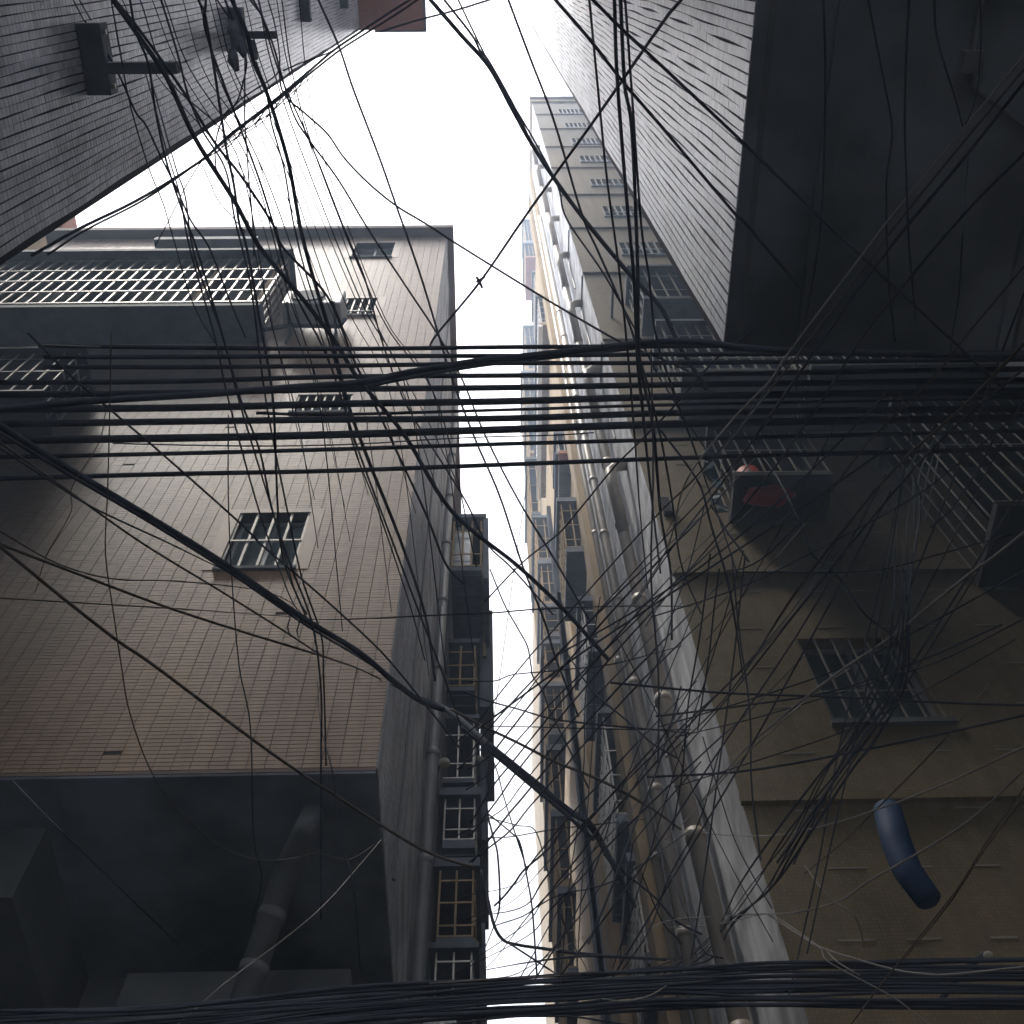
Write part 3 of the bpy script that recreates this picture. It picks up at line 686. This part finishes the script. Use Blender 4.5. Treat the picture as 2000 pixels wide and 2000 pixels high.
G1 = 'cables running from overhead down to the lower middle'
Y = [
 ('pair-left thin cable coming down into the broad wall bracket', 3, [(143,0),(165,42)], 6.2, None),
 ('right-hand thin cable coming down into the broad wall bracket', 3, [(155,0),(178,40)], 6.2, None),
 ('thin cable passing just right of the broad wall bracket to the caged balcony', 4, [(165,40),(188,69),(232,145),(264,217),(286,246),(315,308),(344,366),(373,431),(409,485),(450,590),(480,660)], 6.2, 7),
 ('thin dark cable crossing the bracket arm near its middle', 3, [(217,0),(236,109),(254,203),(290,326),(319,399),(341,475),(380,600),(440,700)], 6, 7),
 ('heavy black cable from top left down to the right alley wall', 10, [(221,0),(272,72),(326,152),(380,268),(457,391),(507,482),(580,570),(650,660),(700,740),(790,850),(882,998),(1012,1106),(1103,1193),(1190,1290)], 5.2, 5.6),
 ('black cable just right of the heavy one, reaching the left roof corner cage', 6, [(225,0),(275,62),(355,174),(417,275),(471,344),(533,438),(554,485),(640,580),(690,700),(760,850),(830,1000),(870,1100),(905,1140)], 5.2, 6),
 ('long black cable from bracket arm tip to the knot above the diagonal bundle', 5, [(254,0),(264,54),(290,127),(304,217),(326,319),(362,428),(384,485),(430,640),(470,780),(507,880),(533,1001),(570,1110),(610,1220),(627,1350),(627,1496),(627,1796)], 5, 5.5),
 ('thin cable dropping from the bracket arm past the barred window', 4, [(283,138),(301,203),(326,297),(351,380),(370,482),(420,660),(446,780),(507,1001),(560,1150),(580,1190)], 5.2, 5),
 ('second thin cable dropping from the bracket arm beside the barred window', 4, [(291,138),(312,217),(344,330),(362,385),(380,500),(436,660),(466,780),(533,1001),(575,1150),(600,1200)], 5.2, 5),
 ('gently wavy black cable left of centre ending at the ground floor overhang', 4.5, [(315,0),(348,109),(366,181),(395,254),(440,330),(459,430),(490,560),(519,780),(562,1001),(590,1130),(627,1240),(632,1320),(637,1496)], 5.1, 5.4),
 ('black cable from the second bracket crossing the caged balcony right end', 6, [(388,0),(402,36),(431,217),(442,290),(457,362),(467,435),(482,485),(510,640),(533,780),(543,1001),(556,1100),(600,1210)], 5.3, 5),
 ('black cable fanning right from the same start, ending near the left alley pipe', 5, [(402,0),(402,62),(457,217),(504,344),(533,435),(570,560),(640,700),(700,880),(760,1040),(820,1200),(870,1330),(900,1420)], 5.3, 6.2),
 ('short black cable feeding the knobbly second bracket from the left', 4, [(424,0),(449,36)], 7, None),
 ('short black cable feeding the knobbly second bracket from above', 5, [(440,0),(455,40)], 7, None),
 ('thick black cable through the second bracket past the air conditioner', 9, [(453,0),(482,65),(495,120),(514,163),(536,225),(565,326),(587,446),(612,543),(645,652),(680,790),(720,900),(780,1050),(830,1200),(850,1330)], 5.6, 6.2),
 ('thin cable running close to the right of the thick air conditioner cable', 4, [(500,120),(520,180),(530,240),(555,330),(572,430),(600,543),(640,660),(668,760),(690,870),(740,1000),(800,1180),(830,1290)], 5.5, 6),
 ('wavy cable looping out across the white sky to the olive tower', 4.5, [(489,0),(514,36),(543,120),(553,181),(600,225),(640,262),(672,308),(720,358),(774,402),(830,436),(890,475),(1017,554),(1110,610),(1216,670),(1290,700),(1345,725)], 7, 5.6),
 ('cable crossing open sky from second bracket to the beige roof corner', 4.5, [(495,0),(520,50),(540,110),(570,215),(600,268),(660,350),(720,449),(800,570),(854,652),(904,744),(947,849),(1012,976),(1085,1096),(1150,1210)], 6.6, 5.6),
 ('straight thin cable over the small roof windows of the beige building', 4, [(505,0),(520,60),(545,140),(565,188),(611,290),(672,446),(712,543),(745,663),(784,770),(817,831),(904,969),(950,1060),(1000,1110),(1080,1200)], 6.6, 5.8),
 ('long bowed cable crossing the sky left of centre', 5, [(622,0),(662,91),(690,174),(741,308),(774,402),(817,525),(854,645),(882,737),(929,860),(976,969),(1020,1103),(1063,1212),(1085,1284),(1130,1400)], 6.4, 5.8),
 ('thin cable leaving the second bracket arm in a wide bow', 3, [(525,5),(535,40),(544,90),(546,130),(535,150),(470,195),(438,235)], 7.2, 7.5),
 ('slack cable hanging in an S below the second bracket', 3.5, [(478,105),(482,125),(475,160),(462,200),(440,222),(425,260),(420,300),(424,345)], 7.2, 7),
 ('straight cable hanging below the second bracket to the diagonal lines', 3.5, [(479,105),(478,170),(478,235),(482,290),(486,350),(493,430),(496,500)], 7, 6.6),
 ('heavy cable from the top centre down to the black cage on the olive tower', 9, [(841,0),(901,69),(955,130),(999,210),(1035,275),(1082,348),(1143,431),(1230,536),(1290,600),(1330,680),(1380,760)], 7, 5.4),
 ('cable joining the heavy top centre cable from the left with a kink', 5, [(868,0),(922,69),(937,98),(955,120),(1000,200),(1030,262)], 7.1, 6.8),
 ('thin cable hugging the heavy top centre cable then parting lower down', 4, [(895,0),(948,109),(999,199),(1042,272),(1089,362),(1107,428),(1180,536),(1245,652),(1290,740),(1380,880),(1440,960)], 7, 5.4),
 ('lone cable crossing the sky right of centre to the olive tower face', 5, [(993,0),(1035,112),(1082,236),(1136,417),(1169,493),(1223,616),(1250,700),(1285,830),(1310,960),(1330,1100),(1370,1200)], 6, 5),
 ('black cable slanting over white tiles to the lower edge of the overhang', 7, [(1085,0),(1154,80),(1216,159),(1300,257),(1441,424),(1456,435),(1590,594),(1670,678),(1760,800)], 4.0, 4.6),
 ('upper black cable slanting over white tiles onto the dark overhang', 7, [(1158,0),(1216,58),(1300,136),(1456,283),(1604,427),(1709,525),(1858,663),(1960,760)], 3.8, 4.6),
 ('straight cable with a twisted knot crossing the sky from upper right', 6, [(1330,0),(1300,36),(1216,156),(1150,250),(1082,344),(1020,431),(937,551),(854,652),(838,680)], 4.6, 7),
 ('left of three near-vertical cables over the white tiles', 5, [(1151,0),(1172,217),(1187,362),(1209,525),(1227,700),(1240,860),(1250,1000),(1265,1150)], 4.6, 4.8),
 ('thick middle one of the near-vertical cables over the white tiles', 7.5, [(1200,0),(1205,145),(1220,344),(1238,543),(1245,700),(1255,800),(1270,950),(1290,1120)], 4.5, 4.8),
 ('thick right one of the near-vertical cables over the white tiles', 7.5, [(1212,0),(1220,163),(1234,254),(1245,507),(1249,700),(1275,830),(1290,1000),(1310,1120),(1312,1250)], 4.4, 4.8),
 ('outer right near-vertical cable drifting over the olive wall', 5, [(1221,0),(1234,181),(1252,435),(1267,536),(1280,650),(1310,750),(1350,860),(1400,1000),(1440,1120)], 4.4, 4.8),
]
for lb, wp, p, r0, r1 in Y: cable(lb, wp, p, r0, r1)
kn = at(937, 551, 'y', 3.0); 
cable('short twisted end of wire tied on the knotted cable in the sky', 6, [(930,540),(937,551),(942,563)], 6.2, cat='wire', name='wire_knot')
cable('tiny crosswise tie on the knotted cable in the sky', 5, [(930,551),(940,545),(948,540)], 6.2, cat='wire', name='wire_knot')

for k in range(14):
    x0 = 250 + k * 26 + crng.uniform(-12, 12); x2 = 600 + k * 27 + crng.uniform(-25, 25); y2 = crng.uniform(900, 1330)
    kx = .55 * (x0 * .55 + x2 * .45) + .45 * 500
    P = [(x0, 0), (x0 * .7 + kx * .3, 140 + crng.uniform(-15, 15)), (kx, 330 + crng.uniform(-30, 30)), (kx * .6 + x2 * .4, 590 + crng.uniform(-30, 30)), (kx * .25 + x2 * .75, 800 + crng.uniform(-20, 20)), (x2, y2)]
    cable('fine black wire in the fan running from the top left down across the beige building', crng.choice([2.2, 2.6, 3]), P, 6., 5.4, group='fine wires of the fan from the top left')

# roofline diagonal bundle, upper left
D = [((60,500),(156,446),(270,390),(391,315),(450,262),(522,207),(600,142),(652,98),(700,65),(760,25),(800,0)),
     ((92,498),(170,448),(285,388),(400,308),(470,250),(540,198),(610,140),(665,97),(710,68),(770,30),(815,0))]
cable('upper of the twin cables following the grey tiled wall edge against the sky', 5, D[0], 8.)
cable('lower of the twin cables following the grey tiled wall edge against the sky', 4, D[1], 8.)
cable('thin cable stretched between the red eave and the top of the sky', 4, [(742,62),(780,50),(821,38),(890,20),(955,0)], 12)
cable('thin wire drooping off the grey wall to join the twin cables', 3, [(552,138),(590,122),(630,108),(662,93)], 8.)
cable('frayed loop of wire hanging from the twin cables at the node', 2.5, [(391,315),(403,340),(412,360),(425,390),(455,425),(480,455)], 7.4)
cable('thin wire hanging left of the frayed node down to the caged balcony', 2.5, [(391,318),(365,360),(345,400),(325,440),(303,480)], 7.4)
for k in range(7):
    x = 388 + k * 22
    P = [(x, 318 - k*15 + crng.uniform(-4, 4)), (x + 30, 292 - k*15 + crng.uniform(-14, 10)), (x + 62, 272 - k*16 + crng.uniform(-10, 14)), (x + 95, 240 - k*16 + crng.uniform(-5, 5))]
    cable('fine loose wire strand in the fray along the twin cables', 2.2, P, 7.8, group='fine strands fraying off the twin cables', name='wire', cat='wire')

# left half, lower
E_ = [
 ('bundle-thick black cable descending across the whole beige wall', 13, [(0,831),(60,870),(145,922),(290,1009),(435,1099),(594,1208),(700,1273),(768,1330),(820,1368),(867,1386)], 4.6, 5.6, 'cable'),
 ('second strand lying on the thick descending cable', 7, [(0,845),(140,930),(290,1018),(440,1112),(600,1222),(700,1282),(770,1328)], 4.55, 5.5, 'cable'),
 ('thinner cable just under the descending bundle at left, kinked by the window', 4, [(4,878),(100,940),(181,991),(326,1059),(417,1103),(480,1128)], 4.5, 4.8, 'cable'),
 ('slim brown cable running below the descending bundle to its lower end', 4.5, [(0,864),(138,962),(275,1059),(435,1157),(562,1237),(630,1280),(700,1306),(770,1340),(820,1370)], 4.4, 5.4, 'cable_brown'),
 ('long brown cable sloping steeply from mid left to the alley', 6.5, [(0,1067),(109,1157),(225,1248),(301,1300),(489,1441),(587,1510),(650,1550),(700,1583),(824,1659),(925,1695)], 4.2, 5, 'cable_brown'),
 ('brown cable sloping gently from mid left toward the bundle end', 5.5, [(0,1063),(181,1132),(326,1186),(471,1233),(616,1277),(700,1306),(780,1345),(850,1380)], 4.3, 5.4, 'cable_brown'),
 ('slack brown wire sagging then levelling over the beige tiles', 3, [(0,1038),(109,1099),(217,1130),(344,1135),(489,1150),(560,1172),(600,1210)], 4.4, 4.9, 'cable_brown'),
 ('nearly level thin brown wire low on the beige tiles', 3, [(0,1168),(181,1179),(362,1190),(562,1204)], 4.4, 4.9, 'cable_brown'),
 ('nearly level black wire crossing the alley from tiles to olive tower', 3.5, [(562,1204),(650,1210),(867,1201),(962,1197),(1048,1190),(1200,1184),(1350,1184)], 4.9, 4.8, 'cable'),
 ('diagonal thin cable from the balcony corner past the barred window', 4.5, [(54,650),(140,735),(235,817),(315,885),(467,1020),(514,1067),(600,1140),(700,1230),(760,1290),(850,1400),(905,1470)], 4.7, 5.6, 'cable'),
 ('wire hanging in a long arc over the ground floor overhang, pale at its end', 3, [(217,650),(215,780),(210,960),(206,1080),(222,1200),(237,1300),(254,1394),(301,1517),(380,1615),(464,1670),(543,1680),(616,1668),(660,1677),(690,1676),(745,1640)], 4.2, 4.2, 'cable_brown'),
 ('thin wire falling almost straight past the barred window left side', 3, [(446,810),(446,976),(453,1132),(467,1300),(489,1420),(495,1626),(511,1717),(489,1807)], 4.4, 4.2, 'cable'),
 ('faint wire curling down the far left beige tiles', 2.2, [(206,806),(192,867),(141,951),(138,1001),(91,1085),(69,1157)], 4.6, 4.4, 'cable_brown'),
 ('dark thin cable crossing the lower left overhang diagonally', 3.5, [(25,1525),(109,1612),(246,1746),(362,1858)], 3.8, 4, 'cable'),
 ('pale thin wire crossing the overhang toward the drain pipe', 2.2, [(360,1990),(440,1920),(560,1830),(640,1760),(745,1640)], 4, 4.3, 'cable_grey'),
 ('thin wire falling straight below the knot to the overhang', 3, [(620,1330),(627,1420),(650,1510),(660,1610),(690,1730),(705,1900)], 4.6, 4.4, 'cable'),
 ('hooked loop of wire dangling under the descending bundle', 3, [(556,1193),(566,1205),(562,1225),(568,1243)], 4.7, 4.7, 'cable'),
 ('second hooked loop of wire dangling beside the first under the bundle', 3, [(576,1200),(584,1216),(580,1232),(583,1245)], 4.7, 4.7, 'cable'),
]
for lb, wp, p, r0, r1, m_ in E_: cable(lb, wp, p, r0, r1, m_)

# sky gap and lower alley
A_ = [
 ('very thick black cable crossing the lower sky gap down to the right', 15, [(820,1365),(867,1383),(910,1415),(951,1452),(1041,1525),(1110,1583),(1150,1608),(1193,1680),(1240,1770)], 5.6, 5.2, 'cable'),
 ('second thick strand joined to the one crossing the lower sky gap', 9, [(900,1420),(951,1462),(1041,1537),(1105,1590),(1160,1640)], 5.5, 5.2, 'cable'),
 ('brown-black cable above the thick one crossing the sky gap', 7, [(880,1385),(947,1420),(1010,1450),(1085,1488),(1175,1525),(1266,1575),(1330,1620)], 5.6, 5, 'cable_brown'),
 ('arched cable high over the brown-black one in the sky gap', 4.5, [(905,1350),(951,1368),(1012,1385),(1085,1405),(1200,1418),(1350,1432)], 5.6, 4.8, 'cable'),
 ('level thin wire across the sky gap under the arched cable', 3, [(940,1418),(1050,1420),(1200,1424),(1350,1425)], 5.6, 4.8, 'cable'),
 ('upper level wire across the sky gap rising slightly at left', 3.2, [(905,1330),(965,1330),(1000,1318),(1060,1312),(1120,1306),(1200,1296),(1330,1262)], 5.6, 4.8, 'cable'),
 ('vertical kinked cable starting at the thick cable and falling to the bottom bundle', 4, [(954,1590),(998,1626),(1016,1648),(1030,1717),(1040,1780),(1049,1909)], 5.4, 4.4, 'cable'),
 ('companion wire bending over beside the kinked vertical cable', 3, [(954,1597),(1010,1612),(1045,1622),(1067,1691),(1090,1770),(1114,1833),(1150,1900)], 5.4, 4.4, 'cable'),
 ('wavy cable hugging the left edge of the sky gap', 4.5, [(951,1490),(951,1575),(962,1630),(972,1670),(976,1764),(965,1807),(948,1850)], 5.6, 4.6, 'cable'),
 ('second wavy cable hugging the left edge of the sky gap', 3, [(948,1600),(953,1680),(951,1757),(962,1800),(968,1815)], 5.5, 4.6, 'cable'),
 ('black cable turning right from the left edge node low in the gap', 7, [(940,1700),(953,1757),(965,1807),(983,1836),(1010,1845),(1049,1851),(1157,1865),(1300,1875)], 5.2, 4.3, 'cable'),
 ('cable dropping diagonally from the node to the bottom bundle', 4.5, [(987,1838),(1040,1872),(1096,1909)], 4.5, 4.2, 'cable'),
 ('rising wire from the lower node to the right cages', 3.2, [(969,1807),(1020,1790),(1049,1771),(1081,1753),(1115,1742),(1157,1735),(1210,1715),(1266,1680),(1350,1620)], 5, 4.6, 'cable'),
 ('curved cable from the lower node sweeping up to the right', 5, [(965,1770),(985,1750),(1005,1725),(1023,1700),(1060,1668),(1078,1650),(1090,1632),(1103,1610)], 5.2, 5.2, 'cable'),
 ('low wire rising slightly right just above the bottom bundle', 4, [(951,1894),(1030,1880),(1121,1869),(1200,1868),(1330,1874)], 4.6, 4.3, 'cable'),
 ('straight thin wire crossing the bottom of the gap diagonally', 3, [(950,1890),(976,1862),(1041,1778),(1121,1699),(1200,1620),(1270,1540)], 4.8, 4.8, 'cable'),
 ('faint slack wire near the bottom of the gap', 2, [(951,1912),(1000,1905),(1040,1885),(1090,1855),(1140,1830)], 4.4, 4.4, 'cable_grey'),
 ('nearly level wire crossing the gap above the turning cable', 3, [(950,1637),(1000,1634),(1080,1620),(1150,1612),(1260,1600)], 5.2, 4.9, 'cable'),
 ('sagging cable curling at mid sky gap beside the awning', 3.6, [(957,1112),(985,1180),(1010,1225),(1030,1262),(1037,1300),(1040,1320),(1060,1350),(1075,1390),(1110,1460),(1150,1540)], 6, 5, 'cable'),
 ('grey hair-thin line falling steeply through the upper sky gap', 2, [(1030,930),(1018,1020),(1003,1120),(990,1220),(975,1330),(962,1420)], 16, 16, 'cable_grey'),
 ('diagonal cable from the left cage awning to the white pipes', 4, [(947,1175),(1020,1099),(1092,1041),(1140,985),(1200,912),(1250,862),(1320,790),(1400,700),(1480,640)], 6, 4.6, 'cable'),
 ('steep thin wire from the left roof edge into the lower gap', 3, [(905,1420),(960,1480),(985,1560),(1010,1640),(1030,1700)], 5.4, 4.9, 'cable'),
]
for lb, wp, p, r0, r1, m_ in A_: cable(lb, wp, p, r0, r1, m_)
GG = 'parallel thin cables rising rightwards across the sky gap'
base = [(925,1400),(965,1350),(1034,1266),(1070,1222),(1175,1107),(1284,991),(1350,925),(1460,800),(1560,650)]
for k in range(15):
    dx, dy = 6 + k * 7 + crng.uniform(-5, 5), 12 + k * 24 + crng.uniform(-8, 8)
    n = crng.randint(6, len(base)); sl = crng.uniform(-.06, .12)
    hd = (crng.uniform(885, 922), 1400 + dy + crng.uniform(20, 90) + (80 if k > 9 else 0))
    P = [(x + dx + crng.uniform(-3, 3), y + dy + (x - 900) * sl) for x, y in base[:n]]
    if k > 9: P = [(x, y + 80) for x, y in P]
    P = [hd] + P
    cable('thin black cable in the fan rising rightwards across the narrow sky gap', crng.choice([3, 3.5, 4, 4.5]), P, 5.2 - k*.04, 4.4, group=GG)

# bottom bundle, cable by cable
BG = 'black cables of the heavy bundle along the bottom'
for k in range(24):
    q = k / 23
    y0 = 1912 + q * 72 + crng.uniform(-2, 2)
    P = [(x, y0 + o_ + crng.uniform(-8, 8) * (1 if abs(x - 1000) > 200 else .6)) for x, o_ in ((0, 62 + q*30), (300, 56 + q*14), (680, 24), (950, 3), (1110, -6), (1300, -20), (1500, -28 + q*10), (1750, -34 + q*16), (2000, -38 + q*20))]
    if k == 18: continue
    cable('black cable packed in the heavy horizontal bundle along the bottom edge', crng.choice([5, 6, 7.5, 9]), P, 3.9 + .12 * (k % 4), group=BG)
cable('stray cable hanging below the bottom bundle near centre', 4, [(900,1998),(960,1990),(1040,1984),(1120,1986),(1200,1998)], 3.8)
cable('brown cable along the upper edge of the bottom bundle', 4, [(680,1934),(950,1914),(1030,1910),(1110,1905),(1300,1890)], 3.8, mat='cable_brown')

# right side
R_ = [
 ('dark cable hanging straight down over the concrete overhang, leftmost', 4, [(1608,0),(1612,163),(1604,427),(1575,616),(1560,690),(1550,900)], 3.6, 4.2, 'cable'),
 ('dark cable with slight bends over the middle of the concrete overhang', 4, [(1695,0),(1727,163),(1742,254),(1731,362),(1735,543),(1749,667)], 3.4, 4, 'cable'),
 ('dark straight cable over the overhang right of its middle', 4, [(1775,0),(1767,217),(1775,471),(1789,652),(1785,830)], 3.4, 4, 'cable'),
 ('dark cable curving right over the overhang near its upper right', 4, [(1825,0),(1828,60),(1843,120),(1862,180),(1880,246)], 3.3, 3.4, 'cable'),
 ('dark wavy cable over the right part of the overhang', 3.5, [(1915,0),(1915,108),(1903,200),(1880,254)], 3.3, 3.4, 'cable'),
 ('dark cable in a long shallow S at the right of the overhang', 3.5, [(1891,308),(1883,417),(1872,580),(1858,670),(1862,800)], 3.3, 3.9, 'cable'),
 ('pale cable sweeping from the upper right corner to the white pipes', 4, [(2000,109),(1880,254),(1746,417),(1640,556),(1532,700),(1503,744),(1427,824),(1340,940),(1300,1077),(1200,1230)], 3.2, 4.8, 'cable_grey'),
 ('brown cable alongside the pale one from the upper right', 4, [(2000,135),(1880,280),(1750,440),(1640,585),(1560,690),(1450,830),(1360,940),(1290,1060)], 3.2, 4.6, 'cable_brown'),
 ('dark thick cable running right beside the pale upper right one', 6, [(2000,160),(1870,325),(1740,480),(1630,630),(1540,760),(1420,930),(1320,1060),(1240,1180)], 3.25, 4.6, 'cable'),
 ('dark cable from the right edge at mid overhang down to the pipes', 5, [(2000,300),(1900,400),(1800,515),(1690,650),(1600,790),(1500,930),(1400,1050),(1290,1180),(1220,1290)], 3.3, 4.6, 'cable'),
 ('brown diagonal cable just under the overhang edge at right', 4, [(2000,520),(1900,640),(1820,740),(1700,860),(1600,990),(1480,1130),(1380,1250)], 3.4, 4.4, 'cable_brown'),
 ('thick greyish cable from right edge across the mesh of the big cage', 6, [(2000,672),(1880,795),(1789,875),(1720,945),(1662,1016),(1554,1157),(1427,1350),(1300,1480)], 3.3, 4.6, 'cable_brown'),
 ('dark cable parallel to the thick greyish one across the olive wall', 4.5, [(2000,720),(1870,830),(1790,910),(1680,1040),(1560,1190),(1450,1330),(1330,1470)], 3.3, 4.6, 'cable'),
 ('bright grey cable rising to the right edge, tied by the barred window', 6, [(2000,1041),(1940,1088),(1880,1132),(1735,1248),(1637,1314),(1503,1420),(1440,1480),(1365,1572)], 3.3, 4.4, 'cable_grey'),
 ('thinner twin of the bright grey cable just beneath it', 3, [(1660,1305),(1600,1345),(1520,1416),(1450,1480),(1360,1580),(1300,1640)], 3.6, 4.4, 'cable_grey'),
 ('pale sagging cable in a wide arc above the blue tube', 3.5, [(1376,1628),(1440,1632),(1517,1631),(1610,1613),(1699,1586),(1843,1532),(2000,1459)], 4.2, 3.2, 'cable_grey'),
 ('pale sagging cable in a wide arc crossing the blue tube', 4, [(1300,1812),(1400,1806),(1481,1787),(1554,1782),(1640,1760),(1699,1720),(1843,1637),(1920,1580),(2000,1503)], 4.2, 3.2, 'cable_grey'),
 ('light cable curving down to the right edge above the bottom', 4.5, [(1496,1784),(1560,1825),(1612,1854),(1735,1891),(1800,1902),(1862,1903),(2000,1889)], 4., 3.2, 'cable_grey'),
 ('brown cable crossing the lower right corner steeply', 3.5, [(2000,1539),(1930,1640),(1862,1746),(1735,1905),(1662,2000)], 3.2, 3.2, 'cable_brown'),
 ('second brown cable crossing the lower right corner steeply', 2.5, [(2000,1556),(1920,1664),(1850,1770),(1760,1880)], 3.2, 3.2, 'cable_brown'),
 ('thin brown cable passing left above the blue tube', 3, [(1960,1300),(1843,1445),(1717,1575),(1640,1650),(1572,1706)], 3.4, 4, 'cable_brown'),
 ('short pale wire end branching down from the light curving cable', 3, [(1612,1854),(1630,1874),(1648,1887),(1680,1905),(1702,1914)], 3.7, 3.6, 'cable_grey'),
 ('pale wire bent like a knee left of the blue tube', 3, [(1572,1690),(1600,1730),(1633,1764),(1665,1785),(1680,1815),(1688,1850)], 3.8, 3.8, 'cable_grey'),
 ('pale wire sloping from the lower right tangle to the bottom bundle', 2.5, [(1496,1784),(1530,1800),(1600,1850),(1620,1880),(1740,1945),(1800,1990)], 3.9, 3.6, 'cable_grey'),
 ('long pale diagonal wire crossing the bottom right bundle', 2.5, [(1235,1835),(1300,1800),(1400,1790),(1496,1784)], 4.2, 4, 'cable_grey'),
 ('faint pale wire looping under the bottom bundle at right', 2.2, [(1115,1925),(1160,1946),(1215,1955),(1270,1944),(1330,1905),(1350,1890)], 3.6, 3.6, 'cable_grey'),
 ('black cable slanting left down the olive wall beside the small cage', 5, [(1290,840),(1340,905),(1370,955),(1390,1030),(1420,1130),(1440,1240),(1452,1330)], 4.8, 4.6, 'cable'),
 ('black cable from the small cage corner to the lower barred window', 4.5, [(1480,880),(1520,935),(1560,1015),(1585,1080),(1640,1130),(1690,1200),(1740,1240),(1790,1300)], 4.8, 4.4, 'cable'),
]
for lb, wp, p, r0, r1, m_ in R_: cable(lb, wp, p, r0, r1, m_)
VG = 'strands of the heavy black bundle falling down the olive wall'
for k in range(6):
    o_ = (k - 2.5) * 8
    P = [(1832 + o_*.6, 830), (1790 + o_*1.2, 922), (1775 + o_*1.3, 1012), (1767 + o_*.7, 1157), (1753 + o_, 1322), (1690 + o_*1.2, 1430), (1626 + o_*1.5, 1517), (1550 + o_*1.3, 1630), (1481 + o_*1.6, 1735), (1420 + o_, 1805), (1372 + o_, 1862), (1300 + o_*1.8, 1898)]
    P = [(x + crng.uniform(-9, 9), y + crng.uniform(-9, 9)) for x, y in P]
    cable('black strand in the heavy bundle that falls down the olive wall at right', crng.choice([3, 4, 5, 6]), P, 3.5 + .05*k, 4.0, group=VG)

# thin wires nobody could count, filling the lower right
tm = MB(); tr = random.Random(5)
hubs = [(1190,1290),(1330,1440),(1250,1200),(1780,900),(1300,1560),(1480,1740),(1120,1180),(1230,1640),(1420,1090)]
for k in range(60):
    a = tr.choice(hubs); b_ = tr.choice([(2010, tr.uniform(500, 1500)), (tr.uniform(1100, 1950), tr.uniform(700, 1050)), tr.choice(hubs), (tr.uniform(1050, 1600), 1900), (tr.uniform(950, 1100), tr.uniform(1350, 1900))])
    a = (a[0] + tr.gauss(0, 40), a[1] + tr.gauss(0, 55)); b_ = (b_[0] + tr.gauss(0, 30), b_[1] + tr.gauss(0, 40))
    if math.dist(a, b_) < 120 or reach(ray(*a)) > 12 or (b_[0] < 1990 and b_[1] < 1880 and reach(ray(*b_)) > 12): continue
    n = 4; sag = tr.uniform(-10, 55)
    P = [(a[0] + (b_[0]-a[0])*i/n + tr.uniform(-7, 7), a[1] + (b_[1]-a[1])*i/n + sag*math.sin(math.pi*i/n) + tr.uniform(-7, 7)) for i in range(n + 1)]
    W, rm = trace(P, tr.uniform(3.8, 5.), tr.uniform(3.6, 5.), ext=False, anchor=False)
    tm.tube(W[::2], tr.choice([1.2, 1.5, 1.8, 2.2]) * rm / F, 4, caps=False)
o = tm.build('cable_tangle', 'cable', None, True); o['kind'] = 'stuff'; o['label'] = 'thin black wires tangled in the lower right of the alley'

# ------------------------------------------------------------------ blue haze volume imitating lens glare
hz = MB().box(-40, 40, -40, 75, -1.2, 42.).build('glare_haze', 'dark', None)
hz.data.materials.clear()
hm = bpy.data.materials.new('lens_glare_haze'); hm.use_nodes = True; ht = hm.node_tree; ht.nodes.clear()
ho = ht.nodes.new('ShaderNodeOutputMaterial'); hv = ht.nodes.new('ShaderNodeVolumePrincipled')
hv.inputs['Color'].default_value = (.60, .76, 1, 1); hv.inputs['Density'].default_value = .017; hv.inputs['Anisotropy'].default_value = .3
ht.links.new(hv.outputs[0], ho.inputs['Volume']); hz.data.materials.append(hm); hz['kind'] = 'stuff'
